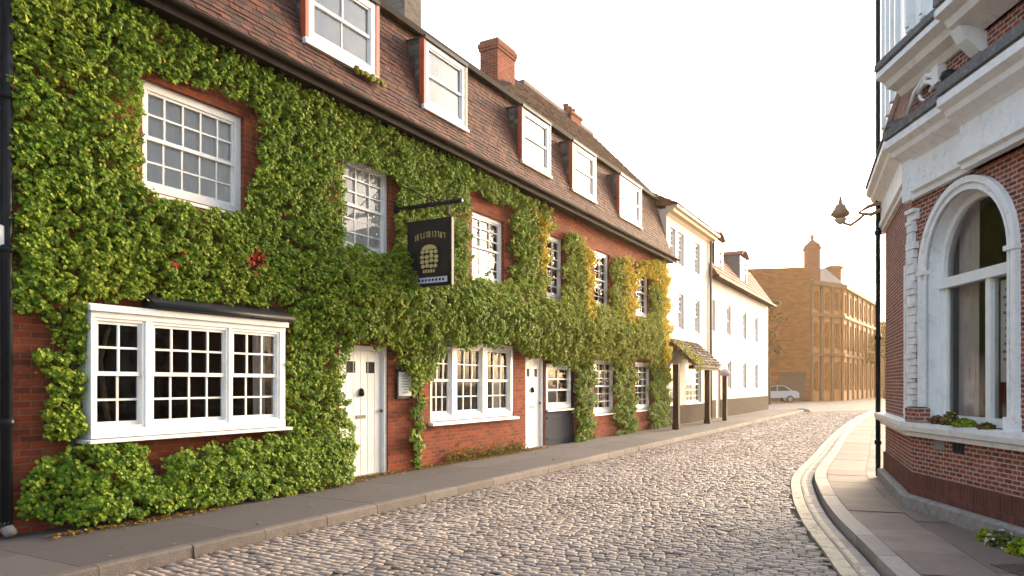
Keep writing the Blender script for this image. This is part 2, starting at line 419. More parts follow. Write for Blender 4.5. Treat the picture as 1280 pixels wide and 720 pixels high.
RN = np.array((-ROW.d[1], ROW.d[0])); RD = np.array(ROW.d)
def row_world(t, y, z): return np.stack([ROW.p[0]+t*RD[0]+y*RN[0], ROW.p[1]+t*RD[1]+y*RN[1], z], 1)
def row_px(t, y, z):
    w = row_world(t, y, z); return 640+F*w[:, 0]/w[:, 1], HOR-F*(w[:, 2]-EYE)/w[:, 1]

# ================================================================== LEFT ROW
EZ = 6.22
fx, fz = ROW.fx, ROW.fz
T0 = fx(5)-.03; T1 = fx(833)

# ---- ivy-clad brick house
house = Thing('brick_house', ROW, T0, 'long ivy-clad red brick house with tiled mansard roof and five dormers', 'house')
ups = []   # upper windows: px left, right, z0, z1, cols
def zat(px, py, y=0): return fz(px, py, y)
UW = [(178, 305, 178, 236, 178, 96, 5), (428, 487, 428, 308, 428, 192, 3), (590, 630, 590, 347, 590, 262, 3), (684, 704, 684, 370, 684, 292, 2), (743, 762, 743, 382, 743, 311, 2), (795, 811, 795, 392, 795, 333, 2)]
holes = []
for a in UW: holes.append((fx(a[0]), fx(a[1]), zat(a[2], a[3]), zat(a[4], a[5])))
bay = (fx(112, -.2), fx(355, -.2), .98, 2.48)
door1 = (fx(424), fx(485), 0.0, 2.26)
win2 = (fx(538), fx(642), .86, 2.50)
door2 = (fx(657), fx(680), 0.0, 2.25)
shop = (fx(681), fx(717), 0.0, 2.25)
g3 = (fx(742), fx(768), .72, 2.35)
g4 = (fx(794), fx(813), .72, 2.35)
holes += [(bay[0]+.12, bay[1]-.12, bay[2]+.05, bay[3]-.05), door1, win2, door2, shop, g3, g4]
wall = panel_with_holes(T0, T1, -.15, EZ, holes)
# back and end walls give the house its body
wall.box(T0, T1, .9+4.6, .9+4.8, -.15, EZ, .5); wall.box(T1-.2, T1-.001, .26, 5.5, -.15, EZ, .5); wall.box(T0+.001, T0+.2, .26, 5.5, -.15, EZ, .5)
house.part('wall', wall, M['brick'])
m = MB(); m.box(T0, T1, -.02, 0.0-.002, -.1, .28) 
# eaves: soffit, fascia, gutter
m = MB(); m.box(T0-.05, T1+.25, -.30, .02, EZ-.02, EZ+.05); m.box(T0-.05, T1+.25, -.33, -.30, EZ-.06, EZ+.10)
house.part('soffit', m, M['soffit'])
g = MB(); prof = [(-.335-.055+.055*math.cos(q), EZ+.09+.055*math.sin(q)) for q in [math.pi+math.pi*i/8 for i in range(9)]]
prof2 = [(-.39+.045*math.cos(q), EZ+.09+.045*math.sin(q)) for q in [2*math.pi-math.pi*i/8 for i in range(9)]]
g.extr_x(prof+prof2, T0-.05, T1+.3)
house.part('gutter', g, M['soffit'])
g = MB(); g.box(1.0, T1+.28, -.34, -.28, EZ+.105, EZ+.135); house.part('verge_strip', g, M['cream'])

PROF = [(-.33, EZ+.10), (-.08, EZ+.55), (.45, 8.60)]
DZ0, DZ1 = 6.98, 8.10
DW = [(405, 471), (531, 582), (653, 687), (716, 744), (775, 801)]
dh = []
for a, b in DW: dh.append((fx(a, -.08)+.03, fx(b, -.08)-.03, DZ0-.02, DZ1+.04))
d0 = dh[0]; wD = 1.55
dh[0] = (fx(471, -.08)-1.62, fx(471, -.08)-.03, DZ0-.02, DZ1+.04)
back = panel_with_holes(T0, T1, PROF[0][1], PROF[-1][1], dh, slope_f(PROF), .1)
# break the sheet at the bell-cast height so that it bends
back2 = MB()
for f in back.f:
    vs = [back.v[i] for i in f]; zz = [v[2] for v in vs]
    if min(zz) < PROF[1][1] < max(zz) and len(vs) == 4 and abs(vs[0][2]-vs[1][2]) < 1e-6:
        zb = PROF[1][1]; mid0 = slope_f(PROF)(vs[0][0], zb, 0); mid1 = slope_f(PROF)(vs[1][0], zb, 0)
        back2.quad(vs[0], vs[1], mid1, mid0); back2.quad(mid0, mid1, vs[2], vs[3])
    else: back2.add(vs, [tuple(range(len(vs)))])
tile_courses(back2, T0, T1, PROF, holes=[(h[0]-.03, h[1]+.03, h[2]-.06, h[3]+.02) for h in dh])
roof = house.part('mansard_roof', back2, M['tile'])
# upper roof: lower over the near half, pitched beyond the chimney
UP = MB(); XC = fx(652, 3.1)
e = MB(); e.box(T0, T1+.1, .30, .50, 8.56, 8.70); e.box(T0, T1+.1, .25, .30, 8.54, 8.66); house.part('roof_kerb', e, M['soffit'])
UP.add([(T0, .48, 8.66), (XC, .48, 8.66), (XC, 3.1, 9.3), (T0, 3.1, 9.3), (T0, 5.5, 8.8), (XC, 5.5, 8.8)], [(0, 1, 2, 3), (3, 2, 5, 4)])
RY, RZ = 3.1, 11.55
XE = fx(616, .42)
UP.add([(XE, .42, 8.66), (T1, .42, 8.66), (T1, RY, RZ), (XC, RY, RZ), (XE, 5.5, 8.8), (T1, 5.5, 8.8)], [(0, 1, 2, 3), (3, 2, 5, 4), (0, 3, 4), (1, 5, 2)])
tile_courses(UP, XE, T1+.08, [(.34, 8.66), (RY, RZ)], tw=.26, ch=.26, th=.045, cut=lambda x, z: x < XE+(XC-XE)*(z-8.66)/(RZ-8.66))
UP.box(XC, T1+.08, RY-.09, RY+.09, RZ-.02, RZ+.10)
house.part('upper_roof', UP, M['pantile'])
c = MB(); x0, x1 = fx(622, 1.5), fx(622, 1.5)+.95
c.box(x0, x1, 1.5, 2.05, 8.4, 10.62); c.box(x0-.03, x1+.03, 1.47, 2.08, 10.62, 10.70); c.box(x0-.05, x1+.05, 1.45, 2.10, 10.70, 10.82); c.box(x0-.01, x1+.01, 1.49, 2.06, 10.82, 10.9)
house.part('chimney', c, M['brick_chimney'])
c = MB(); x0 = fx(506, 1.9); c.box(x0, x0+.62, 1.9, 2.9, 8.7, 11.2); c.box(x0-.05, x0+.67, 1.85, 2.95, 10.9, 11.0)
tag(house.part('chimney', c, M['brick_grey']), 'grey weathered chimney stack')
c = MB(); x0 = fx(714, 2.9); c.box(x0, x0+.95, 2.9, 3.5, 10.9, 11.75); c.box(x0-.04, x0+.99, 2.86, 3.54, 11.65, 11.748)
for k in range(3): c.lathe((x0+.17+.3*k, 3.2, 11.745), [(.11, 0), (.09, .25), (.11, .28), (.11, .34)], 10)
house.part('chimney', c, M['brick_chimney'])

# dormers
for i, (a, b, z0, z1) in enumerate(dh):
    y = -.08; sl = slope_f(PROF); zt = z1+.10
    r = MB(); r.box(a-.06, b+.06, y-.03, .46, zt, zt+.05); r.box(a-.07, b+.07, y-.045, y-.0, zt-.01, zt+.06); dor = house.part('dormer', r, M['leadroof'])
    for x, s in ((a, -1), (b, 1)):
        ch = MB(); w = .035
        xa, xb = (x-w, x) if s < 0 else (x, x+w)
        prof = [(y+.02, z0), (sl(0, z0, 0)[1]+.10, z0), (sl(0, zt, 0)[1]+.12, zt), (y+.02, zt)]
        ch.extr_x(prof, xa, xb)
        zz = z0
        while zz < zt-.02:
            ymax = sl(0, min(zz, 8.58), 0)[1]; yy = y+.06
            while yy < ymax:
                o = xa-.016 if s < 0 else xb+.016
                e2 = min(yy+.15, ymax+.03)
                ch.add([(o, yy, zz), (o, e2-.004, zz), (xa if s < 0 else xb, e2-.004, zz+.12), (xa if s < 0 else xb, yy, zz+.12)], [(0, 1, 2, 3)])
                yy += .155
            zz += .10
        house.part('cheek', ch, M['slate'], dor)
        s_ = MB(); s_.box(*((a-.07, a-.002) if s < 0 else (b+.002, b+.09)), y-.012, y+.10, z0, zt-.002); house.part('corner_board', s_, M['redtrim'], dor)
    w = sash(house, dor, a, b, z0+.02, z1+.08, y, cols=2 if i == 0 else 1, rt=1, rb=1, fw=.09 if i else .12, curtain='net', sill=False, glass='glass_up', depth=.42, room='room_pale')
    s = MB(); s.box(a-.10, b+.10, y-.05, y+.14, z0-.09, z0-.03); s.box(a-.08, b+.08, y-.02, y+.12, z0-.03, z0+.012)
    house.part('sill', s, M['cream'] if i > 1 else M['white_worn'], dor)
mo = MB()
for k in range(60):
    t = (fx(440, -.1)+random.uniform(0, .75)); mo.lathe((t, -.175+random.uniform(-.03, .02), 6.84+random.uniform(-.05, .04)), [(.005, -.02), (.05, 0), (.035, .025), (.004, .035)], 6)
moss = Thing('moss_clump', ROW, fx(440, -.1), 'yellow-green moss growing on tiles under the nearest dormer', 'moss', z0=6.9, y0=-.1)
moss.part('moss_tuft', mo, M['moss'])

# upper windows
for i, a in enumerate(UW):
    x0, x1, z0, z1 = holes[i]
    w = sash(house, house.e, x0, x1, z0, z1, .07, cols=a[6], rt=2 if i == 0 else 3, rb=2 if i == 0 else 3, fw=.10 if i == 0 else .085, curtain='net' if i in (0, 1) else 'drape', glass='glass_up', room='room_pale' if i < 2 else 'room')
# bay window
bx0, bx1, bz0, bz1 = bay; by = -.22
m = MB()
gl_ = [(fx(p, by+.06), fx(q, by+.06)) for p, q in ((113, 178), (185, 282), (285, 346))]
m.box(bx0, bx1, by-.01, by+.10, bz1-.12, bz1); m.box(bx0, bx1, by-.01, by+.10, bz0, bz0+.10)
for x, w in ((bx0, gl_[0][0]), (gl_[0][1], gl_[1][0]), (gl_[1][1], gl_[2][0]), (gl_[2][1], bx1)):
    m.box(x, w, by-.006, by+.12, bz0+.10, bz1-.12)
m.box(bx0-.03, bx1+.03, by-.05, by+.0, bz1-.05, bz1+.015); m.box(bx0-.035, bx1+.035, by-.03, by-.0, bz1-.012, bz1+.03)
m.box(bx0, bx0+.06, by+.12, -.002, bz0, bz1); m.box(bx1-.06, bx1, by+.12, -.002, bz0, bz1); m.box(bx0+.06, bx1-.06, by+.10, -.002, bz0, bz0+.04); m.box(bx0+.06, bx1-.06, by+.10, -.002, bz1-.04, bz1)
bw = house.part('bay_window', m, M['white'])
for (a, b), cols in zip(gl_, (2, 4, 3)):
    sash(house, bw, a, b, bz0+.10, bz1-.12, by+.005, cols=cols, rt=2, rb=2, fw=.035, bar=.026, name='sash', curtain=None, glass='glass', sill=False, room=None)
s = MB(); s.extr_x([(by-.10, bz0-.05), (-.002, bz0-.05), (-.002, bz0-.002), (by-.10, bz0-.015)], bx0-.06, bx1+.06); house.part('sill', s, M['white'], bw)
s = MB(); s.extr_x([(by-.10, bz1+.035), (-.002, bz1+.035), (-.002, bz1+.26), (by-.10, bz1+.085)], bx0+.75, bx1+.06); s.tube([(bx0+.75, by-.11, bz1+.075), (bx1+.07, by-.11, bz1+.075)], .035); house.part('roof', s, M['leadroof'], bw)
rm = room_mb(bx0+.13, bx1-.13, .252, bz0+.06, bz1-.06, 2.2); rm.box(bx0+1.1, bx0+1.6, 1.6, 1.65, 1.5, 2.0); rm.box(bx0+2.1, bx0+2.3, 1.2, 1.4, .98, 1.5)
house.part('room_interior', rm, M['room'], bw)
house.part('curtain', curtain_mb(bx1-.36, bx1-.16, .02, bz0+.1, bz1-.1), M['drape'], bw)

# door 1
def door(D, parent, x0, x1, z1, glz=True, mat='door_white', y=.06):
    fr = MB(); w = .07
    fr.box(x0, x0+w, y-.03, y+.09, 0, z1); fr.box(x1-w, x1, y-.03, y+.09, 0, z1); fr.box(x0+w, x1-w, y-.028, y+.09, z1-w, z1)
    a, b = x0+w, x1-w; H = z1-w
    dm = MB(); wy = (b-a)
    pr = y+.03
    l1, l2 = a+wy*.17, a+wy*.38; r1, r2 = a+wy*.62, a+wy*.83
    hz0, hz1 = H-.40, H-.20
    # leaf built round two top lights and four sunk panels
    p = panel_with_holes(a, b, .02, H, [(l1, l2, hz0, hz1), (r1, r2, hz0, hz1), ], (lambda x, z, d: (x, pr+d, z)), .02)
    for (u0, u1) in ((l1, l2), (r1, r2)):
        for (v0, v1) in ():
            p.quad((u0, pr+.02, v0), (u1, pr+.02, v0), (u1, pr+.02, v1), (u0, pr+.02, v1)); p.box(u0+.04, u1-.04, pr+.006, pr+.019, v0+.05, v1-.05)
    for q_ in range(1, 6): p.box(a+wy*q_/6-.004, a+wy*q_/6+.004, pr-.004, pr, .02, H-.01)
    dr = D.part('door', p, M[mat], parent); D.part('door_frame', fr, M['white'], dr)
    gl = MB()
    for (u0, u1) in ((l1, l2), (r1, r2)): gl.box(u0, u1, pr+.012, pr+.018, hz0, hz1)
    D.part('door_light', gl, M['room'], dr)
    k = MB(); cx = a+wy*.5
    k.lathe((cx, pr-.02, 1.45), [(.01, -.07), (.05, -.05), (.055, 0), (.04, .05), (.012, .075)], 10)
    D.part('knocker', k, M['black'], dr)
    k = MB(); k.box(cx-.12, cx+.12, pr-.012, pr-.002, 1.0, 1.06); D.part('letterbox', k, M['iron'], dr)
    k = MB(); k.lathe((b-.06, pr-.045, 1.12), [(.008, -.03), (.03, -.015), (.03, .015), (.008, .03)], 10); D.part('handle', k, M['iron'], dr)
    st = MB(); st.box(x0-.02, x1+.02, -.05, y+.03, -.02, .02); D.part('step', st, M['stone'], dr)
    return dr
door(house, house.e, *door1[:2], door1[3])
door(house, house.e, *door2[:2], door2[3])
# large triple window
x0, x1, z0, z1 = win2
m = MB(); c4 = [x0, x0+(x1-x0)*.26, x0+(x1-x0)*.62, x1]
m.box(x0, x1, .02, .12, z1-.11, z1); m.box(x0, x1, .02, .12, z0, z0+.10)
for x, w0, w1 in ((c4[0], 0, .07), (c4[1], .09, .09), (c4[2], .10, .10), (c4[3], .12, 0)): m.box(x-w0, x+w1, .01, .13, z0+.10, z1-.11)
ww = house.part('window', m, M['white'])
for k, (a, b) in enumerate(zip(c4, c4[1:])):
    sash(house, ww, a+(.07, .09, .10)[k], b-(.09, .10, .12)[k], z0+.10, z1-.11, .04, cols=3, rt=2, rb=2, fw=.04, name='sash', curtain=None, glass='glass', sill=False, room=None)
s = MB(); s.extr_x([(-.12, z0-.08), (.1, z0-.08), (.1, z0-.002), (-.12, z0-.03)], x0-.07, x1+.07); house.part('sill', s, M['white'], ww)
house.part('room_interior', room_mb(x0+.01, x1-.01, .14, z0, z1, 2.0), M['room'], ww)
house.part('curtain', curtain_mb(x1-.55, x1-.15, .24, z0+.1, z1-.1), M['drape'], ww)
# dark shopfront panel with white window
x0, x1, z0, z1 = shop
m = panel_with_holes(x0, x1, 0, z1, [(x0+.12, x1-.12, .95, z1-.12)], (lambda x, z, d: (x, .02+d, z)), .05)
m.box(x0+.15, x1-.15, .0, .018, .15, .2); m.box(x0+.15, x1-.15, 0, .018, .7, .75); m.box(x0, x0+.05, -.01, .02, 0, z1); m.box(x1-.05, x1, -.01, .02, 0, z1)
sf = house.part('shopfront', m, M['navy'])
sash(house, sf, x0+.12, x1-.12, .95, z1-.12, .03, cols=2, rt=2, rb=1, fw=.11, curtain=None, glass='glass', split=.4)
for (x0, x1, z0, z1) in (g3, g4):
    sash(house, house.e, x0, x1, z0, z1, .05, cols=3, rt=3, rb=3, fw=.12, curtain='drape', glass='glass', sillp=.12)

# drainpipe by the neighbour wall
dp = Thing('drainpipe', ROW, T0-.06, 'tall black drainpipe at the left edge beside the ivy', 'drainpipe', y0=-.09)
m = MB(); tx = fx(8, -.09); m.tube([(tx, -.09, .12), (tx, -.09, 6.2)], .058, 12)
dp.part('pipe', m, M['black'])
for z in (1.2, 3.0, 4.6, 5.9):
    m = MB(); m.lathe((tx, -.09, z), [(.062, -.04), (.078, -.035), (.078, .035), (.062, .04)], 12); m.box(tx-.12, tx+.12, -.03, -.004, z-.03, z+.03); dp.part('bracket', m, M['black'])
m = MB(); m.tube([(tx, -.09, .16), (tx, -.10, .10), (tx+.01, -.17, .04)], [.06, .062, .058], 10); tag(dp.part('shoe', m, M['fargrey']), 'pale grey outlet shoe')

# neighbour house (edge of the photo)
nb = Thing('brick_house', ROW, T0-8, 'red brick house wall cut off by the left photo edge beyond the drainpipe', 'house')
nx0, nx1 = T0-8, T0-.01
nh = [(nx0+2.2, nx0+3.4, 1.0, 2.4), (nx0+5.0, nx0+6.2, 1.0, 2.4), (nx0+2.2, nx0+3.4, 3.9, 5.3), (nx0+5.0, nx0+6.2, 3.9, 5.3)]
m = panel_with_holes(nx0, nx1, -.15, 6.6, nh); m.box(nx0, nx1, 5.4, 5.6, -.15, 6.6, .5); m.box(nx0, nx0+.2, .26, 5.4, -.15, 6.6, .5); m.box(nx1-.2, nx1-.001, .26, 5.4, 6.2, 6.6, .5)
nb.part('wall', m, M['brick_plum'])
for h in nh: sash(nb, nb.e, *h, .08, cols=3, rt=2, rb=2)
m = MB(); m.add([(nx0, -.3, 6.6), (nx1, -.3, 6.6), (nx1, 2.8, 9.2), (nx0, 2.8, 9.2), (nx0, 5.8, 6.6), (nx1, 5.8, 6.6)], [(0, 1, 2, 3), (3, 2, 5, 4), (0, 3, 4), (1, 5, 2)]); tile_courses(m, nx0, nx1, [(-.3, 6.6), (2.8, 9.2)], tw=.3, ch=.25)
nb.part('roof', m, M['tile'])
ab = Thing('junction_box', ROW, fx(3)-.12, 'small white box fixed to the brick wall at the left photo edge', 'wall box', z0=3.0, y0=-.1)
m = MB(); x = fx(7, -.1); m.box(x-.24, x, -.12, -.002, 3.02, 3.24); m.box(x-.25, x+.01, -.13, -.12, 3.03, 3.23); ab.part('casing', m, M['white'])

# menu case
mc = Thing('menu_case', ROW, fx(497), 'small framed white notice on brick beside the near white door', 'notice', z0=1.2)
a, b = fx(496, -.04), fx(515, -.04); m = MB()
m.box(a, b, -.05, -.002, 1.33, 1.87); mc.part('frame', m, M['black'])
m = MB(); m.box(a+.04, b-.04, -.056, -.051, 1.38, 1.82); pp = mc.part('sheet', m, M['paper'])
m = MB()
for k in range(7): w = random.uniform(.3, .9)*(b-a-.14)/2; c = (a+b)/2; m.box(c-w, c+w, -.058, -.0565, 1.74-.05*k, 1.755-.05*k)
mc.part('print', m, M['ink'], pp)

# hanging sign
sg = Thing('hanging_sign', ROW, .29, 'black pub sign with gold emblem hanging from a bracket over the ivy', 'sign', z0=4.7)
m = MB(); m.tube([(.29, 0, 4.80), (.29, -1.42, 4.80)], .045, 8); m.lathe((.29, -.03, 4.80), [(.10, -.12), (.10, .12)], 8); m.tube([(.29, -.05, 5.25), (.29, -.9, 4.82)], .012, 6)
sg.part('bracket', m, M['black'])
m = MB()
for y in (-.36, -1.14): m.tube([(.29, y, 4.78), (.29, y, 4.5)], .012, 6)
sg.part('hanger', m, M['iron'])
m = MB(); m.box(.265, .315, -1.19, -.30, 3.37, 4.50); m.box(.255, .325, -1.23, -1.185, 3.34, 4.53); m.box(.255, .325, -.305, -.26, 3.34, 4.53); m.box(.255, .325, -1.185, -.305, 4.495, 4.53); m.box(.255, .325, -1.185, -.305, 3.34, 3.375)
bd = sg.part('board', m, M['black'])
m = MB(); sx = .264
def sq(y0, y1, z0, z1, mb=m, x=sx): mb.box(x-.006, x, y0, y1, z0, z1)
# arched line of small gilt letters (illegible in the photograph)
yy = -.42
for k in range(11):
    y = -.40-.064*k; zz = 4.17+.05*math.sin(math.pi*k/10)
    sq(y-.042, y-.032, zz, zz+.10)
    if k % 3: sq(y-.032, y-.012, zz+.085, zz+.10)
    if k % 2: sq(y-.032, y-.012, zz, zz+.014)
    if k % 4 == 1: sq(y-.016, y-.006, zz, zz+.1)
# rounded emblem in three broken tiers with a cap
def disc(cy, cz, ry, rz, mb, x=sx, n=18, a0=0, a1=2*math.pi):
    P = [(cy+ry*math.cos(a0+(a1-a0)*i/n), cz+rz*math.sin(a0+(a1-a0)*i/n)) for i in range(n)]
    mb.add([(x-.007, y, z) for y, z in P]+[(x, y, z) for y, z in P], [tuple(range(n))]+[(i, (i+1) % n, n+(i+1) % n, n+i) for i in range(n)])
disc(-.74, 4.00, .16, .085, m, a0=0, a1=math.pi*1.05)
for r, (zc, w) in enumerate(((3.96, .19), (3.87, .205), (3.79, .20), (3.71, .18))):
    for k in range(4):
        y0 = -.74-w+k*(2*w/4); j = random.uniform(-.012, .012)
        disc(y0+w/4, zc+j, w/4*.92, .036, m, n=10)
for k in range(5): sq(-.86+.055*k, -.825+.055*k, 3.585, 3.64)
sg.part('gilt_emblem', m, M['gold'], bd)
m = MB(); sq(-1.13, -.37, 3.40, 3.50, m); st = sg.part('lettering_strip', m, M['signstrip'], bd)
m = MB()
for k in range(9): y = -.43-.075*k; sq(y-.04, y, 3.43, 3.47, m, .2575)
sg.part('lettering', m, M['navy'], bd)

# ---- white three-storey house
W0, W1 = T1+.004, fx(887)
wh = Thing('white_house', ROW, W0, 'tall three-storey white rendered house with a tiled porch roof beyond the ivy', 'house')
WZ = 8.25
whh = []
rows = [((822, 834), 266, 310, None)]
for px, w in ((851, 7.5), (871.5, 6.5)):
    for (zc0, zc1) in ((6.35, 7.65), (3.8, 5.2)): whh.append((fx(px-w/2), fx(px+w/2), zc0, zc1))
whh.append((W0+.45, W0+1.15, 6.35, 7.65))
whh.append((W0+.5, W0+1.7, .75, 2.4)); whh.append((W0+2.5, W0+5.0, .8, 2.4))
m = panel_with_holes(W0, W1, .75, WZ, whh); m.box(W0, W0+.2, .26, 5.5, -.1, WZ, .5); m.box(W1-.2, W1, .26, 5.5, -.1, WZ, .5); m.box(W0+.2, W1-.2, 5.3, 5.5, -.1, WZ, .5)
m.add([(W0, .26, WZ), (W0, 5.5, WZ), (W0, 2.9, 10.0)], [(0, 1, 2)])
m.quad((W0, 0, 0), (W0, 0, WZ), (W0, .3, WZ), (W0, .3, 0))
wh.part('wall', m, M['render'])
m = MB(); m.box(W0, W1, -.03, .25, -.12, .75); wh.part('plinth', m, M['plinth_brick'])
m = MB(); m.extr_x([(-.02, WZ-.25), (.02, WZ-.25), (.02, WZ+.12), (-.42, WZ+.12), (-.42, WZ+.02), (-.30, WZ), (-.26, WZ-.1), (-.1, WZ-.14)], W0, W1+.25); wh.part('cornice', m, M['cream'])
m = MB(); m.add([(W0-.1, -.40, WZ+.125), (W1+.3, -.40, WZ+.125), (W1+.3, 2.9, 10.1), (W0-.1, 2.9, 10.1), (W0-.1, 5.8, WZ+.1), (W1+.3, 5.8, WZ+.1)], [(0, 1, 2, 3), (3, 2, 5, 4), (1, 5, 2), (0, 3, 4)]); tile_courses(m, W0-.1, W1+.3, [(-.44, WZ+.13), (2.9, 10.1)], tw=.3, ch=.3, th=.03)
wh.part('roof', m, M['tile'])
for k, h in enumerate(whh): sash(wh, wh.e, *h, .07, cols=2 if h[1]-h[0] < 1.3 else 5, rt=3, rb=3, curtain='net' if k < 5 else 'drape', fw=.06)
m = MB(); m.tube([(W1-.1, -.08, .1), (W1-.1, -.08, WZ-.1)], .06); wh.part('drainpipe', m, M['iron'])
# lean-to porch on posts
PX0, PX1 = W0+.05, fx(900, -1.0)-.85
m = MB(); pf = [(-1.05, 2.35), (-.003, 3.35)]
m.extr_x([(-1.05, 2.33), (-.003, 3.31), (-.003, 3.25), (-1.05, 2.25)], PX0, PX1+.8)
tile_courses(m, PX0, PX1+.85, pf, tw=.22, ch=.16, th=.045, jit=.03)
po = wh.part('porch_roof', m, M['thatch'])
for x in (fx(845.5, -.87), fx(884.5, -.87)):
    m = MB(); m.box(x-.10, x+.10, -.97, -.77, -.02, 2.3); m.box(x-.12, x+.12, -.99, -.75, -.02, .2); wh.part('porch_post', m, M['timber'], po)
m = MB(); m.box(PX0, PX1+.7, -.99, -.82, 2.16, 2.3); wh.part('porch_beam', m, M['timber'], po)

# ---- low white house
V0, V1 = W1+.004, fx(960)
lw = Thing('low_white_house', ROW, V0, 'long two-storey white house with clay tile roof and dark plinth at street corner', 'house')
VZ = 6.55; hh = []
for px in (891, 911, 931, 945.5): hh.append((fx(px)-.42, fx(px)+.42, 4.05, 5.5))
for px in (912, 931, 945.5): hh.append((fx(px)-.42, fx(px)+.42, 1.35, 2.75))
hh.append((fx(897.5)-.5, fx(897.5)+.5, 0.0, 2.3))
VD = 6.5
m = panel_with_holes(V0, V1, -.1, VZ, hh); m.box(V1-.2, V1, .26, VD, -.1, VZ, .5); m.box(V0, V0+.2, .26, VD, -.1, VZ, .5); m.box(V0+.2, V1-.2, VD-.2, VD, -.1, VZ, .5)
m.quad((V1, 0, -.1), (V1, .3, -.1), (V1, .3, VZ), (V1, 0, VZ))
lw.part('wall', m, M['render2'])
m = MB(); d = hh[-1]; m.box(V0, d[0], -.03, -.002, -.12, .85); m.box(d[1], V1+.03, -.03, -.002, -.12, .85); m.box(V1+.002, V1+.03, -.002, VD, -.12, .85); lw.part('plinth', m, M['plinth_brick'])
for h in hh[:-1]: sash(lw, lw.e, *h, .07, cols=2, rt=2, rb=2, fw=.06, curtain='net')
p = MB(); p.box(d[0], d[1], .08, .12, 0, d[3]); p.box(d[0]+.15, d[1]-.15, .07, .079, .2, 1.0); p.box(d[0]+.15, d[1]-.15, .07, .079, 1.2, 2.1)
dd = lw.part('door', p, M['render']); p = MB(); p.lathe((d[0]+.12, .05, 1.1), [(.005, -.03), (.03, 0), (.005, .03)], 8); lw.part('handle', p, M['iron'], dd)
m = MB(); R1 = [(-.35, VZ), (1.0, 8.6), (VD/2, 9.1)]
m.add([(V0, -.35, VZ), (V1+.35, -.35, VZ), (V1-.9, 1.0, 8.6), (V0, 1.0, 8.6), (V0, VD/2, 9.1), (V1-1.5, VD/2, 9.1), (V1-.9, VD-1, 8.6), (V1+.35, VD+.35, VZ), (V0, VD-1, 8.6), (V0, VD+.35, VZ)],
      [(0, 1, 2, 3), (3, 2, 5, 4), (1, 7, 6, 2), (2, 6, 5), (4, 5, 6, 8), (8, 6, 7, 9), (0, 3, 4, 8, 9)])
tile_courses(m, V0, V1-.3, [(-.38, VZ), (1.0, 8.6)], tw=.3, ch=.28, th=.03)
lw.part('roof', m, M['tile_hung'])
m = MB(); m.box(V0, V1+.38, -.44, -.34, VZ-.06, VZ+.03); m.box(V0, V1+.03, -.34, 0, VZ-.06, VZ-.02); lw.part('gutter', m, M['timber'])
for px0, px1 in ((894, 904), (926, 940)):
    a, b = fx(px0, .0), fx(px1, .0); b = min(b, a+1.7); y = .02; cm = MB()
    rr = MB()
    n = 8; arc = [(a-.12+(b-a+.24)*i/n, 8.5+.32*math.sin(math.pi*i/n)) for i in range(n+1)]
    rr.extr_y(arc+[(x, z+.07) for x, z in arc[::-1]], y-.12, 1.6); do = lw.part('dormer', rr, M['tile_hung'])
    for xa in (a-.06, b+.02): cm = MB(); cm.extr_x([(y, VZ+.35), (.25, VZ+.35), (1.25, 8.5), (y, 8.5)], xa, xa+.04); lw.part('cheek', cm, M['slate'], do)
    sash(lw, do, a, b, VZ+.4, 8.45, y, cols=2, rt=2, rb=2, fw=.14, curtain='net', depth=.3, room='room_pale')
m = MB(); m.box(V1-2.2, V1-1.2, 2.6, 3.6, 8.7, 10.2); m.box(V1-2.27, V1-1.13, 2.53, 3.67, 9.95, 10.08); lw.part('chimney', m, M['brick_chimney'])

# dark post on the pavement by the door
bp = Thing('timber_post', ROW, fx(906, -.9), 'slim dark post with pale cap standing by the low white house', 'post', y0=-.9)
x = fx(906, -.9); m = MB(); m.box(x-.09, x+.09, -.99, -.81, 0, 1.95); bp.part('shaft', m, M['timber'])
m = MB(); m.lathe((x, -.9, 1.95), [(.13, 0), (.22, .05), (.25, .14), (.14, .26), (.02, .32)], 12); bp.part('cap', m, M['flower'])

# ================================================================== IVY
I_MAIN = [(14, -200), (640, -200), (640, 430), (600, 428), (560, 434), (546, 462), (530, 484), (506, 480), (498, 455), (486, 434), (440, 432), (428, 470), (436, 520), (448, 545), (442, 575), (438, 602), (355, 615),
          (356, 552), (360, 378), (330, 384), (205, 376), (190, 380), (114, 380), (110, 398), (107, 470), (104, 546), (85, 556), (58, 545), (52, 505), (66, 474), (34, 462), (44, 440), (72, 430), (56, 402), (40, 388), (15, 390), (12, 340)]
I_MOUND = [(22, 625), (34, 590), (60, 570), (100, 554), (130, 552), (182, 556), (188, 594), (203, 598), (204, 570), (245, 556), (300, 549), (358, 545), (437, 545), (444, 570), (436, 606), (320, 624), (200, 641), (110, 656), (60, 652), (24, 645)]
I_COLS = [[(560, 180), (690, 262), (700, 275), (686, 290), (684, 380), (640, 374), (640, 262), (590, 240), (560, 230)], [(706, 292), (730, 295), (744, 320), (742, 390), (704, 386)], [(764, 318), (785, 322), (797, 340), (795, 402), (762, 394)],
          [(798, 320), (836, 332), (838, 552), (814, 552), (812, 400), (813, 347), (800, 342)], [(719, 440), (745, 440), (744, 500), (742, 548), (722, 556), (720, 500)], [(768, 440), (794, 440), (796, 520), (793, 550), (772, 552), (768, 500)]]
I_BAND = [(590, 350), (640, 360), (700, 374), (760, 384), (812, 396), (838, 408), (838, 452), (800, 444), (770, 449), (740, 452), (722, 472), (700, 455), (680, 450), (655, 447), (640, 432), (560, 436), (545, 420), (560, 380)]
I_TRUNK = [(514, 455), (532, 455), (527, 588), (516, 588)]
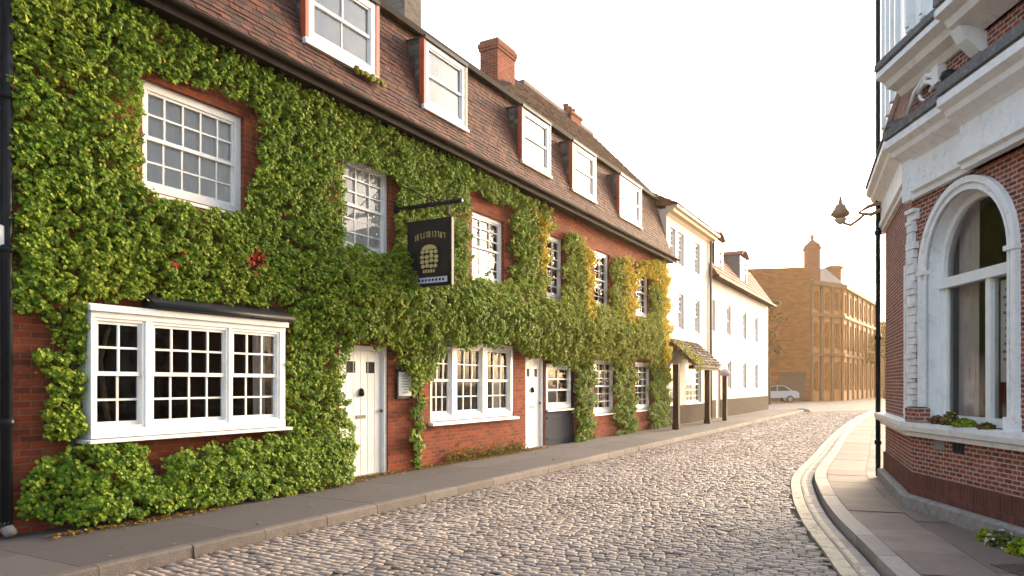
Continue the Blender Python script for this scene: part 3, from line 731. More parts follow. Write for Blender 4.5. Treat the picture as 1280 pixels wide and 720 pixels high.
EXC = [[(177, 90), (306, 126), (324, 142), (322, 215), (309, 235), (305, 267), (240, 258), (180, 234)], [(432, 200), (485, 216), (496, 236), (493, 314), (484, 317), (432, 302)],
       [(588, 236), (640, 262), (640, 352), (588, 349)], [(108, 378), (200, 372), (352, 386), (357, 400), (356, 545), (110, 552)], [(444, 436), (490, 436), (490, 600), (446, 600)], [(492, 466), (516, 466), (516, 505), (492, 505)]]
BACKLITP = [[(666, 262), (690, 280), (688, 345), (676, 330), (678, 290)], [(728, 290), (748, 310), (746, 400), (734, 392), (733, 340)], [(780, 318), (800, 332), (800, 402), (784, 402), (782, 350)], [(798, 318), (840, 330), (840, 362), (800, 352)], [(826, 350), (842, 350), (842, 470), (832, 470)]]  # ivy edges where backlight is painted as gold leaf colour
REDP = [[(214, 318), (240, 314), (238, 334), (216, 336)], [(312, 316), (330, 314), (330, 342), (314, 340)]]

def bulge(t, z):
    band = np.clip(1-np.abs(z-3.15)/.95, 0, 1)**.6*.42*np.clip((t+2.6)/1.6, 0, 1)
    mound = np.clip(1-z/1.0, 0, 1)**.5*.36*np.clip((-.9-t)/.4, 0, 1)*np.clip((t+5.95)/.5, 0, 1)
    return np.maximum(band, mound)+.05+.07*(sn(t, z, 1.0)+1)/2+.06*np.clip(sn(t, z, 2.2, 1.0), 0, 1)

def ivy_mask(polys, t, z, b, jit):
    x, y = row_px(t, -b, z); x = x+rng.normal(0, jit, len(t))+3*np.sin(y*.21)+2*np.sin(y*.5+x*.3); y = y+rng.normal(0, jit, len(t))+3*np.sin(x*.17)
    ok = np.zeros(len(t), bool)
    for p in polys: ok |= inside(p, x, y)
    for p in EXC: ok &= ~inside(p, x, y)
    ok &= z < EZ-.03-.06*(sn(t, z*0, 1.4)+1)/2; ok &= z > .0
    return ok

def ivy(name, label, polys, tr, zr, dens, size, stems, group='ivy on the brick house', sparse=1.0):
    A = (tr[1]-tr[0])*(zr[1]-zr[0]); n = int(A*dens)
    t = rng.uniform(*tr, n); z = rng.uniform(*zr, n); b = bulge(t, z)
    ok = ivy_mask(polys, t, z, b, 3.0); t, z, b = t[ok], z[ok], b[ok]
    # clumps
    k = 20; rc = rng.uniform(.055, .115, len(t))*size/.050; N = len(t)*k
    T_, Z_, B_, R_ = (np.repeat(a, k) for a in (t, z, b, rc))
    q = np.sqrt(rng.random(N)); an = rng.uniform(0, 2*np.pi, N); dx = q*np.cos(an); dz = q*np.sin(an)
    h = (1-q**2)*R_*1.5
    tt = T_+dx*R_; zz = Z_+dz*R_*.9; yy = -(B_+h+rng.normal(0, .012, N))
    # broken, flatter layer behind
    nb_ = int(A*dens*5); t2 = rng.uniform(*tr, nb_); z2 = rng.uniform(*zr, nb_); b2 = bulge(t2, z2)*rng.uniform(.3, .95, nb_)
    ok2 = ivy_mask(polys, t2, z2, b2, 5.0); t2, z2, b2 = t2[ok2], z2[ok2], b2[ok2]
    tt = np.concatenate([tt, t2]); zz = np.concatenate([zz, z2]); yy = np.concatenate([yy, -b2])
    dx = np.concatenate([dx, np.zeros(len(t2))]); dz = np.concatenate([dz, np.zeros(len(t2))]); M_ = len(tt)
    px, py = row_px(tt, yy, zz)
    keep = (zz > .0) & ivy_mask(polys, tt, zz, -yy, 1.2)
    for e_ in EXC[:2]+EXC[3:4]: keep &= ~inside([((x-sum(q[0] for q in e_)/len(e_))*.96+sum(q[0] for q in e_)/len(e_), (y-sum(q[1] for q in e_)/len(e_))*.96+sum(q[1] for q in e_)/len(e_)) for x, y in e_], px, py)
    gx = np.gradient
    e = .05; bt = (bulge(tt+e, zz)-bulge(tt-e, zz))/(2*e); bz = (bulge(tt, zz+e)-bulge(tt, zz-e))/(2*e)
    nl = np.stack([dx*.75-np.clip(bt, -1.2, 1.2)*.6+rng.normal(0, .28, M_), -np.ones(M_)+rng.normal(0, .1, M_), .42+dz*.6-np.clip(bz, -1.2, 1.2)*.6+rng.normal(0, .25, M_)], 1)
    nw = np.stack([nl[:, 0]*RD[0]+nl[:, 1]*RN[0], nl[:, 0]*RD[1]+nl[:, 1]*RN[1], nl[:, 2]], 1)
    down = np.stack([rng.normal(0, .45, M_), rng.normal(0, .45, M_), -np.ones(M_)], 1)
    gold = np.zeros(M_)
    for p in BACKLITP: gold = np.maximum(gold, inside(p, px+rng.normal(0, 2.5, M_), py+rng.normal(0, 4, M_))*rng.uniform(.5, 1, M_))  # low sun through the edge leaves, painted as gold
    top = ((tt > 2.2) & (zz > 3.2) & (zz < 4.3) & (bulge(tt, zz) > .2))*rng.random(M_)  # band tops, yellowed below to paint in their highlight
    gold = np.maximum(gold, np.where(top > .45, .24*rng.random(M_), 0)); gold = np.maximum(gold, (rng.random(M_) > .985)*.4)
    lit = np.clip(sn(tt, zz, .35, 2.0), 0, 1)*.16*rng.random(M_); gold = np.maximum(gold, lit); gold = np.maximum(gold, np.clip((tt-3)/6, 0, 1)*.30*rng.random(M_)*(zz > 2.2))  # yellow standing in for sunlight: loose patches, stronger down the row
    red = np.zeros(M_)
    for p in REDP: red = np.maximum(red, inside(p, px+rng.normal(0,3,M_), py+rng.normal(0,3,M_))*(sn(tt*3, zz*3) > -.1)*.95)
    red = np.maximum(red, (rng.random(M_) > .995)*.35)
    sz = size*rng.uniform(.7, 1.25, M_)
    pos = row_world(tt, yy, zz); o = keep
    th = Thing(name, ROW, stems[0][0][0], label, 'ivy', group)
    org = th.e.location
    f = make_leaves('foliage', pos[o], nw[o], down[o], sz[o], M['ivy'], gold[o], red[o])
    f.parent = th.e; f.matrix_parent_inverse = (Matrix.Translation(org) @ Matrix.Rotation(ROW.ang, 4, 'Z')).inverted()
    for s in stems:
        m = MB(); m.tube([(x, y, z) for x, y, z in s], [.045-.03*i/len(s) for i in range(len(s))], 7); th.part('stem', m, M['ivy_stem'])
    print(name, 'leaves', int(o.sum()))
    return th
tA = fx(400)
sx_ = fx(521, -.05)
wob = lambda x, z0, z1, n=8, a=.06: [(x+a*math.sin(2.1*i+x), -.05, z0+(z1-z0)*i/n) for i in range(n+1)]
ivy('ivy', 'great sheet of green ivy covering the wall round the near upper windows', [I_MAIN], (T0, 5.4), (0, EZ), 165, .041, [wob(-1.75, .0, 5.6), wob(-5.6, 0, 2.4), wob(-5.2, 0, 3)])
ivy('ivy', 'low bushy ivy mound on the pavement under the bay window', [I_MOUND], (T0, -.3), (0, 1.1), 175, .043, [wob(-4.6, 0, .6, 4), wob(-3.0, 0, .6, 4)])
ivy('ivy', 'ivy band and columns with backlit edges coloured gold round the far doors and windows', I_COLS+[I_BAND], (1.5, T1+.15), (0, EZ), 105, .052, [wob(fx(732), 0, 5.4), wob(fx(782), 0, 5.2), wob(fx(824), 0, 5.2)])
# thin climbing stem by the notice, with a few leaves
ivy('ivy', 'thin ivy trunk rising from the pavement right of the notice', [I_TRUNK], (sx_-.5, sx_+.5), (.05, 2.0), 90, .055, [wob(sx_, 0, 2.2, 8, .03), wob(sx_+.05, 0, 2.2, 7, .03)])

n = 900; t = W0+np.abs(rng.normal(0, .9, n)); t = t[t < PX1+.5]; n = len(t); q = rng.random(n)**.7; pos = row_world(t, -.1-1.0*q-.05, 3.25-.95*q+.08*rng.random(n)-.25*(rng.random(n) > .8))
nr = row_world(t*0, -np.ones(n), np.ones(n))-row_world(t*0, t*0, t*0)+rng.normal(0, .4, (n, 3))
th = Thing('ivy', ROW, W0, 'straggling ivy creeping over the tiled porch roof of the white house', 'ivy')
lf = make_leaves('foliage', pos, nr, rng.normal(0, .5, (n, 3))+np.array([0, 0, -1]), rng.uniform(.06, .10, n), M['ivy'], (rng.random(n) > .7)*.7, rng.random(n)*.3)
lf.parent = th.e; lf.matrix_parent_inverse = (Matrix.Translation(th.e.location) @ Matrix.Rotation(ROW.ang, 4, 'Z')).inverted()
# leaf litter along the wall foot and low weeds
n = 2600; t = rng.uniform(T0+.2, 6, n)**1.0; off = np.abs(rng.normal(0, .13, n))+np.where(t < -.95, .34*np.clip(sn(t, t*0, .3)+1.2, .4, 1.2), .02)
pos = row_world(t, -off-.02, np.full(n, .012)+rng.random(n)*.015)
nr = rng.normal(0, .35, (n, 3)); nr[:, 2] = 1
lt = make_leaves('fallen_leaves', pos, nr, rng.normal(0, 1, (n, 3))*np.array([1, 1, .1]), rng.uniform(.025, .05, n), M['litter'], rng.random(n)*.2)
n_ = 420; t = rng.uniform(T0, 20, n_); o_ = np.where(rng.random(n_) < .5, rng.uniform(.1, 2.0, n_), 2.17+np.abs(rng.normal(0, .12, n_)))
nr = rng.normal(0, .3, (n_, 3)); nr[:, 2] = 1
l2 = make_leaves('scattered_leaves', row_world(t, -o_, np.where(o_ < 2.1, .014, -.085)), nr, rng.normal(0, 1, (n_, 3))*np.array([1, 1, .1]), rng.uniform(.02, .04, n_), M['litter'], rng.random(n_)*.3)
tag(l2, 'few dry leaves scattered over the left pavement and along its gutter', 'leaf litter', kind='stuff')
tag(lt, 'brown and yellow fallen leaves along the foot of the ivy wall', 'leaf litter', kind='stuff')
n = 1500; t = rng.uniform(fx(555), fx(740), n); z = np.abs(rng.normal(0, .12, n)); off = np.abs(rng.normal(0, .07, n))+.02
keep = (t < door2[0]-.1) | (t > shop[1]+.1); t, z, off = t[keep], z[keep], off[keep]; n = len(t)
nr = rng.normal(0, .5, (n, 3)); nr[:, 2] += .6
lt = make_leaves('weeds', row_world(t, -off, z+.02), nr, rng.normal(0, 1, (n, 3)), rng.uniform(.03, .06, n), M['shrub'], rng.random(n)*.5)
tag(lt, 'small green weeds along the brick foot below the triple window', 'weeds', kind='stuff')

# ================================================================== GROUND
def sheet(name, pts, z, mat, kind='structure'):
    m = MB(); m.add([(x, y, z) for x, y in pts], [tuple(range(len(pts)))]); o = m.build(name, mat); o['kind'] = kind; return o
sheet('ground', [(-500, -500), (600, -500), (600, 900), (-500, 900)], -.16, M['asphalt'])
# left pavement: raised body, flags, kerb stones, all in the row frame
KW = 2.1
X0, X1 = -16.0, 38.2
m = MB(); m.box(X0, X1, -KW+.06, -.0+.3, -.14, -.012); b_ = m.build('pavement_bed', M['joint']); b_.location = ROW.w(0, 0, 0); b_.rotation_euler = (0, 0, ROW.ang); b_['kind'] = 'structure'
m = MB(); x = X0
while x < X1-.1:
    l = random.uniform(1.3, 2.6); xe = min(x+l, X1)
    y = -KW+.12
    for wd in (.99, .98):
        s_ = random.uniform(-.25, .25) if wd < .97 else 0
        m.box(x+.004+s_*0, xe-.004, y+.003, y+wd-.003, -.012, random.uniform(-.001, .001)); y += wd
    x = xe
m.box(X0, X1, -.03, .02, -.012, -.004)
pv = m.build('pavement', M['flag']); pv.location = ROW.w(0, 0, 0); pv.rotation_euler = (0, 0, ROW.ang); pv['kind'] = 'structure'
m = MB(); x = X0
while x < X1:
    l = random.uniform(.8, 1.1); j = random.uniform(-.006, .006); zt = .004+random.uniform(-.003, .003)
    m.extr_x([(-KW-.012+j, -.14), (-KW+.115, -.14), (-KW+.115, zt), (-KW+.02+j, zt), (-KW-.004+j, zt-.02)], x+.005, x+l-.005); x += l
kb = m.build('kerb', M['kerb_dark']); kb.location = ROW.w(0, 0, 0); kb.rotation_euler = (0, 0, ROW.ang); kb['kind'] = 'structure'

# right kerb curve
RK = [(2.35, 0), (2.45, 2.0), (2.75, 4.0), (3.24, 6.0), (3.56, 7.2), (4.03, 8.94), (4.72, 11.0), (5.66, 13.33), (7.7, 17.3), (10.7, 23.2), (15.4, 32), (20.5, 41), (24, 46.5), (29, 51), (36, 54)]
def catmull(P, n=12):
    out = []; P = [Vector(p) for p in P]
    for i in range(len(P)-1):
        p0, p1, p2, p3 = P[max(i-1, 0)], P[i], P[i+1], P[min(i+2, len(P)-1)]
        for k in range(n):
            t = k/n; out.append(.5*((2*p1)+(p2-p0)*t+(2*p0-5*p1+4*p2-p3)*t*t+(3*p1-p0-3*p2+p3)*t**3))
    out.append(P[-1]); return out
RC = catmull(RK)
def offset(P, d):
    o = []
    for i, p in enumerate(P):
        t = (P[min(i+1, len(P)-1)]-P[max(i-1, 0)]).normalized(); o.append(p+Vector((-t.y, t.x))*d)   # positive = towards the road (left)
    return o
def ribbon(name, P, d0, d1, z, mat, th=0, seglen=None, gap=.006, rnd=0.0):
    A, B = offset(P, d0), offset(P, d1); m = MB()
    if not seglen:
        for i in range(len(P)-1):
            m.quad((*B[i], z), (*A[i], z), (*A[i+1], z), (*B[i+1], z), .5)
    else:
        L = [0]
        for i in range(len(P)-1): L.append(L[-1]+(P[i+1]-P[i]).length)
        def at(Q, s):
            for i in range(len(L)-1):
                if s <= L[i+1]: k = (s-L[i])/(L[i+1]-L[i]); return Q[i].lerp(Q[i+1], k)
            return Q[-1]
        s = 0
        while s < L[-1]-.05:
            l = seglen*random.uniform(.9, 1.1); e = min(s+l, L[-1]); dz = random.uniform(-rnd, rnd); ks = 4; vs = []; fs = []
            for k in range(ks+1):
                q = s+gap/2+(e-s-gap)*k/ks; a, b = at(A, q), at(B, q); vs += [(*a, z+dz), (*b, z+dz), (*a, z-th), (*b, z-th)]
            for k in range(ks):
                c = 4*k; fs += [(c+1, c, c+4, c+5), (c, c+2, c+6, c+4), (c+3, c+1, c+5, c+7)]
            fs += [(0, 1, 3, 2), (4*ks+1, 4*ks, 4*ks+2, 4*ks+3)]
            m.add(vs, fs); s = e
    o = m.build(name, mat); o['kind'] = 'structure'; return o
ribbon('kerb', RC, .03, -.16, .004, M['kerb'], .15, .95, .012, .002)
ribbon('kerb_channel', RC, .075, .0, -.135, M['joint'])
ribbon('gutter_stones', RC, .25, .075, -.094, M['kerb'], .06, .42, .01, .002)
ribbon('road_line', RC, .225, .165, -.088, M['line'], 0)
ribbon('gutter_edge', RC, .41, .26, -.092, M['line'], .06, .6, .006, .001)
# right pavement slabs following the kerb
rows_ = [(-.172, -.80), (-.808, -1.55), (-1.558, -2.35), (-2.358, -3.3), (-3.308, -4.4)]
RCs = [p for p in RC if p.y < 48]
def curve_slabs():
    m = MB(); L = [0]
    for i in range(len(RCs)-1): L.append(L[-1]+(RCs[i+1]-RCs[i]).length)
    def at(Q, s):
        s = min(max(s, 0), L[-1])
        for i in range(len(L)-1):
            if s <= L[i+1]: k = (s-L[i])/(L[i+1]-L[i]); return Q[i].lerp(Q[i+1], k)
        return Q[-1]
    for (a, b) in rows_:
        A, B = offset(RCs, a), offset(RCs, b); s = random.random()
        while s < L[-1]:
            l = random.uniform(.7, 1.25); e = s+l; z = random.uniform(-.005, .004); vs = []; fs = []
            for k in range(4):
                q = s+.006+(l-.012)*k/3; vs += [(*at(A, q), z), (*at(B, q), z)]
            for k in range(3): fs.append((2*k, 2*k+1, 2*k+3, 2*k+2))
            m.add(vs, [f[::-1] for f in fs]); s = e
    return m
o = curve_slabs().build('pavement', M['slab']); o['kind'] = 'structure'
o2 = ribbon('pavement_bed', RCs, -.1, -4.6, -.008, M['joint'])
sheet('pavement', [(p.x, p.y) for p in offset(RCs, -4.3)] + [(60, 47), (60, 0)], -.006, M['slab'])
# manhole cover at the corner of the picture
mh = Thing('manhole_cover', Frame((4.55, 6.15), (1, 0)), 0, 'dark rectangular access cover set in the right pavement', 'manhole cover')
m = MB(); m.box(-.32, .32, -.22, .22, .003, .009); mh.part('plate', m, M['iron'])
m = MB()
for i in range(9):
    for k in range(6): m.box(-.28+.065*i, -.245+.065*i, -.19+.066*k, -.155+.066*k, .009, .012)
mh.part('tread', m, M['iron'])

# cobbles: real setts between the kerbs
def rkx(Y):
    ys = np.array([p.y for p in RC]); xs = np.array([p.x for p in RC]); return np.interp(Y, ys, xs)
rw, cl = .092, .125
Xs = []; 
tmin, tmax = -14.0, 37.0
nr_ = int((tmax-tmin)/rw); cx_ = []; cw_ = []; ln = []; wd = []
for r in range(nr_):
    t = tmin+r*rw; w = KW+.03+(cl/2)*(r % 2)*.9+random.uniform(0, .05)
    wmax = 12.5
    while w < wmax:
        l = cl*random.uniform(.8, 1.25); cx_.append(t+rw/2); cw_.append(w+l/2); ln.append(l); wd.append(rw); w += l
cx_, cw_, ln = map(np.array, (cx_, cw_, ln)); cx_ = cx_+.05*np.sin(cw_*1.3)+.012*np.sin(cw_*9+cx_*3)
W = row_world(cx_, -cw_, cx_*0)
# distance inside the right kerb: use normal offset
px = rkx(W[:, 1]); slope = np.gradient(rkx(np.linspace(0, 54, 600)), np.linspace(0, 54, 600)); sl_ = np.interp(W[:, 1], np.linspace(0, 54, 600), slope)
ok = ((px-W[:, 0])/np.sqrt(1+sl_**2) > .455) & (W[:, 1] > 2.5) & (W[:, 1] < 50)
cx_, cw_, ln = cx_[ok], cw_[ok], ln[ok]; N = len(cx_); print('setts', N)
g = np.array([-1, -.78, .78, 1.0]); prof = {0: -.030, 1: 0.0}
U, Vv = np.meshgrid(g, g); U = U.ravel(); Vv = Vv.ravel(); hz = np.where((np.abs(U) > .9) | (np.abs(Vv) > .9), -.013, 0.0)
hz = np.where((np.abs(U) > .9) & (np.abs(Vv) > .9), -.018, hz)
dz = rng.normal(0, .0035, N); tx_ = rng.normal(0, .035, N); ty_ = rng.normal(0, .035, N)
u = cx_[:, None]+U[None]*(rw/2-.0025)*rng.uniform(.86, 1, (N, 1))+rng.normal(0, .003, (N, 16)); v = cw_[:, None]+Vv[None]*(ln[:, None]/2-.0025)+rng.normal(0, .003, (N, 16))
zz = -.100+hz[None]*rng.uniform(.8, 1.15, (N, 1))+dz[:, None]+U[None]*rw/2*tx_[:, None]+Vv[None]*ln[:, None]/2*ty_[:, None]+rng.normal(0, .0015, (N, 16))
V3 = np.stack([ROW.p[0]+u*RD[0]-v*RN[0], ROW.p[1]+u*RD[1]-v*RN[1], zz], 2).reshape(-1, 3)
q = np.array([[r*4+c, r*4+c+4, r*4+c+5, r*4+c+1] for r in range(3) for c in range(3)])
fc = ((np.arange(N)*16)[:, None, None]+q[None]).reshape(-1, 4)
# stones in worn patches share a tone
patch = .5+.5*sn(cx_, cw_, .45, .6)
trk = np.exp(-((cw_-3.4)/.35)**2)+np.exp(-((cw_-4.9)/.35)**2); tone = np.clip(.58*rng.random(N)+.30*patch+.16*trk, 0, .98); tone = np.where(rng.random(N) > .96, 1.0, tone)
cb = np_mesh('cobbled_road', V3, fc, M['sett'], {'tint': np.repeat(tone, 9)}, True); cb['kind'] = 'structure'
sheet('road', [ROW.w(-14, -KW)[:2], ROW.w(-14, -13)[:2], (2.3, 0), *[(p.x, p.y) for p in offset(RC, .3) if p.y < 51], ROW.w(37, -KW)[:2]], -.128, M['joint'])
# low kerb flare at the pavement end
fl = ROW.w(38.0, -2.0); ks = Thing('corner_stone', Frame(fl[:2], (1, 0)), 0, 'pale rounded stone at the far end of the left pavement', 'kerb stone')
m = MB(); m.lathe((0, 0, 0), [(.45, -.15), (.42, .0), (.32, .07), (.15, .10), (.02, .11)], 14); ks.part('stone', m, M['kerbstone'])

# ================================================================== RIGHT CORNER BUILDING
Q0, Q1 = (6.38, 12.3), (5.23, 9.41)
FB = Frame(Q1, (-.046, -1)); FA = Frame(Q0, (Q1[0]-Q0[0], Q1[1]-Q0[1])); LA = math.hypot(Q1[0]-Q0[0], Q1[1]-Q0[1])
cb_ = Thing('corner_building', FB, 0, 'ornate red brick corner building with white cornices and big arched window', 'building')
def apart(name, mb, mat, parent=None):      # a part modelled on the side facet, turned into the building's own frame
    M2 = Matrix.Rotation(-FB.ang, 4, 'Z') @ Matrix.Translation((Q0[0]-Q1[0], Q0[1]-Q1[1], 0)) @ Matrix.Rotation(FA.ang, 4, 'Z')
    o = mb.build(name, mat, None); o.data.transform(M2); o.parent = parent or cb_.e; return o
LB = 5.2; TOP = 11.0
sc_, zs_ = 1.2, 3.0; ri = .80; zb_ = 1.12; ro = .95
# front facet with arched opening
m = MB(); N_ = 24
def bq(x0, x1, z0, z1, y=0): m.quad((x0, y, z0), (x1, y, z0), (x1, y, z1), (x0, y, z1), .5)
bq(0, sc_-ri, .45, 4.0); bq(sc_+ri, LB, .45, 4.0); bq(sc_-ri, sc_+ri, .45, zb_); bq(0, LB, 4.0, TOP)
arc = [(sc_-ri*math.cos(math.pi*i/N_), zs_+ri*math.sin(math.pi*i/N_)) for i in range(N_+1)]
for (a, b) in zip(arc, arc[1:]): m.quad((a[0], 0, a[1]), (b[0], 0, b[1]), (b[0], 0, 4.0), (a[0], 0, 4.0), .5)
m.box(LB, LB+.2, .0, 6, -.1, TOP, .5)
cb_.part('wall', m, M['brick_plum'])
m = MB(); m.quad((0, 0, .45), (LA, 0, .45), (LA, 0, TOP), (0, 0, TOP), .5)
m.quad((0, 6, .2), (0, 0, .2), (0, 0, TOP), (0, 6, TOP), .5)
apart('side_wall', m, M['brick_plum'])
m = MB(); m.box(0.02, LB-.02, .05, 5, TOP-.3, TOP); cb_.part('roof', m, M['leadroof'])
# plinth: soldier course over rough stone
m = MB(); m.box(0, LB, -.035, .05, .17, .45); cb_.part('soldier_course', m, M['brick_soldier'])
m = MB(); m.box(0, LA+.012, -.035, .05, .17, .45); apart('soldier_course', m, M['brick_soldier'])
m = MB(); x = -.06
while x < LB:
    l = random.uniform(.5, .8); m.extr_x([(-.13, -.02), (.04, -.02), (.04, .17), (-.09, .17), (-.13, .14)], x+.003, x+l-.003); x += l
cb_.part('plinth', m, M['stone'])
m = MB(); x = 0
while x < LA-.1:
    l = random.uniform(.5, .8); m.extr_x([(-.13, -.02), (.04, -.02), (.04, .17), (-.09, .17), (-.13, .14)], x+.003, min(x+l-.003, LA-.02)); x += l
apart('plinth', m, M['stone'])
# airbricks
for s_ in (.55, .95):
    m = MB(); m.box(s_, s_+.22, -.012, .01, .80, .95)
    for k in range(4): m.box(s_+.03+.05*k, s_+.045+.05*k, -.018, -.012, .82, .93)
    cb_.part('airbrick', m, M['fargrey'] if s_ < .6 else M['black'])
# sill band
SP = [(-.17, 1.06), (-.15, 1.00), (-.06, .985), (.0, .985), (.0, 1.12), (-.17, 1.115)]
m = MB(); m.extr_x(SP, -.03, LB); m.extr_x([(-.08, .93), (0, .93), (0, .984), (-.08, .984)], 0, LB); cb_.part('sill_band', m, M['white_worn'])
m = MB(); m.extr_x(SP, -.05, LA-.0); m.extr_x([(-.08, .93), (0, .93), (0, .984), (-.08, .984)], 0, LA-.01); apart('sill_band', m, M['white_worn'])
# arch surround (nested mouldings) and jambs
def ring(mb, r0, r1, y0, y1, zbase=zb_):
    P = [(-1, zbase)]+[None]*0
    def pts(r): return [(sc_-r, zbase)]+[(sc_-r*math.cos(math.pi*i/N_), zs_+r*math.sin(math.pi*i/N_)) for i in range(N_+1)]+[(sc_+r, zbase)]
    A, B = pts(r0), pts(r1); n = len(A)
    vs = [(x, y0, z) for x, z in A]+[(x, y0, z) for x, z in B]+[(x, y1, z) for x, z in A]+[(x, y1, z) for x, z in B]; fs = []
    for i in range(n-1):
        fs += [(i, i+1, n+i+1, n+i), (n+i, n+i+1, 3*n+i+1, 3*n+i), (i+1, i, 2*n+i, 2*n+i+1)]
    mb.add(vs, fs, .5)
m = MB(); ring(m, ri, ro-.02, -.025, .02); ring(m, ro-.07, ro, -.06, .0); ring(m, ri+.0, ri+.035, -.045, .02); ring(m, ri-.003, ri+.002, -.0, .30)
for s0 in (-1, 1):
    x = sc_+s0*(ri+ro)/2; m.box(x-.09, x+.09, -.075, .02, zs_-.03, zs_+.02); m.box(x-.09, x+.09, -.075, .02, zb_, zb_+.14)
aw = cb_.part('arch_surround', m, M['white_worn'])
# window inside the arch
m = MB(); yw = .14; rj = ri-.005
ring(m, rj-.075, rj, yw, yw+.09)
m.box(sc_-rj, sc_+rj, yw-.03, yw+.10, 2.78, 2.90); m.box(sc_-rj, sc_+rj, yw-.01, yw+.10, zb_, zb_+.10)
m.box(sc_+.13, sc_+.22, yw, yw+.09, zb_+.10, 2.78)
m.box(sc_-rj+.075, sc_-rj+.12, yw+.02, yw+.07, zb_+.1, 2.78); m.box(sc_+rj-.12, sc_+rj-.075, yw+.02, yw+.07, zb_+.1, 2.78)
aw2 = cb_.part('arched_window', m, M['white'])
m = MB(); P = [(sc_-rj+.05, zb_+.05)]+[(sc_-(rj-.05)*math.cos(math.pi*i/N_), zs_+(rj-.05)*math.sin(math.pi*i/N_)) for i in range(N_+1)]+[(sc_+rj-.05, zb_+.05)]
m.add([(x, yw+.05, z) for x, z in P], [tuple(range(len(P)))[::-1]]); cb_.part('pane', m, M['glass'], aw2)
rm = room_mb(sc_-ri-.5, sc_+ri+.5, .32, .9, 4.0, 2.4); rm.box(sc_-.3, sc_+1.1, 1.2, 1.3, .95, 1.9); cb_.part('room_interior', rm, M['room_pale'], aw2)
cb_.part('curtain', curtain_mb(sc_-rj+.06, sc_-.34, .34, 1.2, 3.75, .12, .02), M['drape'], aw2)
m = MB(); m.box(sc_+.24, sc_+rj-.09, yw+.10, yw+.115, 1.62, 2.74); nt = cb_.part('window_notice', m, M['paper'], aw2)
m = MB()
for k in range(11):
    z = 2.62-.085*k; w = random.uniform(.55, .9)*(rj-.37)/2; c = sc_+.24+(rj-.33)/2; m.box(c-w, c+w, yw+.096, yw+.0985, z, z+.03)
cb_.part('notice_lettering', m, M['ink'], aw2)
# chipped white quoins beside the arch
m = MB(); z = 1.12
while z < 3.85:
    h = random.uniform(.05, .13); w = .13+random.uniform(-.05, .06); m.box(.0-random.uniform(.02, .06), w, -.03-random.uniform(0, .06), .0, z+.004, min(z+h-.003, 3.9)); z += h
qn = cb_.part('quoins', m, M['white_worn'])
m = MB(); m.box(LA-.42, LA-.30, -.05, 0, 1.12, 3.2); m.box(LA-.14, LA-.01, -.05, 0, 1.12, 3.55); apart('quoins', m, M['white_worn'])
# entablature
EP = [(-.07, 3.98), (.02, 3.98), (.02, 4.80), (-.30, 4.80), (-.33, 4.76), (-.33, 4.68), (-.25, 4.63), (-.23, 4.57), (-.12, 4.50), (-.08, 4.46), (-.08, 4.15), (-.12, 4.13), (-.12, 4.06), (-.07, 4.04)]
m = MB(); m.extr_x(EP, -.06, LB); m.box(.0, .20, -.13, -.07, 3.96, 4.48); m.extr_x([(y-.1 if y < -.05 else y, z) for y, z in EP], sc_+.20, LB-.01)
en = cb_.part('entablature', m, M['white_worn'])
m = MB(); m.extr_x([(-.345, 4.803), (0, 4.803), (0, 4.95), (-.34, 4.91)], -.08, sc_+.2); m.extr_x([(-.445, 4.803), (0, 4.803), (0, 4.96), (-.44, 4.92)], sc_+.2, LB); cb_.part('cornice_flashing', m, M['cornice_top'], en)
m = MB(); EA = [(y*.85, z+.22) for y, z in EP]; m.extr_x(EA, -.28, LA-.12); en2 = apart('entablature', m, M['white_worn'])
m = MB(); m.extr_x([(-.30, 5.023), (0, 5.023), (0, 5.15), (-.28, 5.10)], -.30, LA-.1); apart('cornice_flashing', m, M['cornice_top'], en2)
# upper cornice
m = MB(); UPF = [(-.04, 5.44), (.02, 5.44), (.02, 5.78), (-.34, 5.78), (-.37, 5.73), (-.37, 5.67), (-.26, 5.62), (-.22, 5.55), (-.10, 5.51)]
m.extr_x(UPF, -.22, LB); m.extr_x([(y-.10 if y < -.05 else y, z) for y, z in UPF], 1.42, LB-.01)
uc = cb_.part('upper_cornice', m, M['white_worn'])
m = MB(); m.extr_x([(-.385, 5.783), (0, 5.783), (0, 5.90), (-.38, 5.87)], -.24, 1.42); m.extr_x([(-.485, 5.783), (0, 5.783), (0, 5.91), (-.48, 5.88)], 1.42, LB); cb_.part('cornice_flashing', m, M['cornice_top'], uc)
# scroll brackets on the brick between the cornices
m = MB()
def scroll(cx, cz, s0, w=.035):
    pts = [(cx+s0*(.32-.05*k)*math.cos(.2+k*.45), -.07, cz+(.26-.028*k)*math.sin(.2+k*.45)) for k in range(9)]
    m.tube(pts, [w*(1-.06*k) for k in range(9)], 7)
scroll(.38, 5.16, 1); scroll(.62, 5.22, -1, .03); m.tube([(.02, -.06, 5.12), (.22, -.08, 5.32), (.5, -.08, 5.42), (.75, -.06, 5.3)], .03, 7); m.box(.66, .80, -.10, 0, 5.22, 5.43)
cb_.part('scroll_ornament', m, M['white_worn'])
# white corbel under the upper cornice
m = MB(); m.extr_x([(-.3, 5.50), (0, 5.50), (0, 5.2), (-.08, 5.22), (-.22, 5.36)], 1.42, 1.6); cb_.part('corbel', m, M['white_worn'])
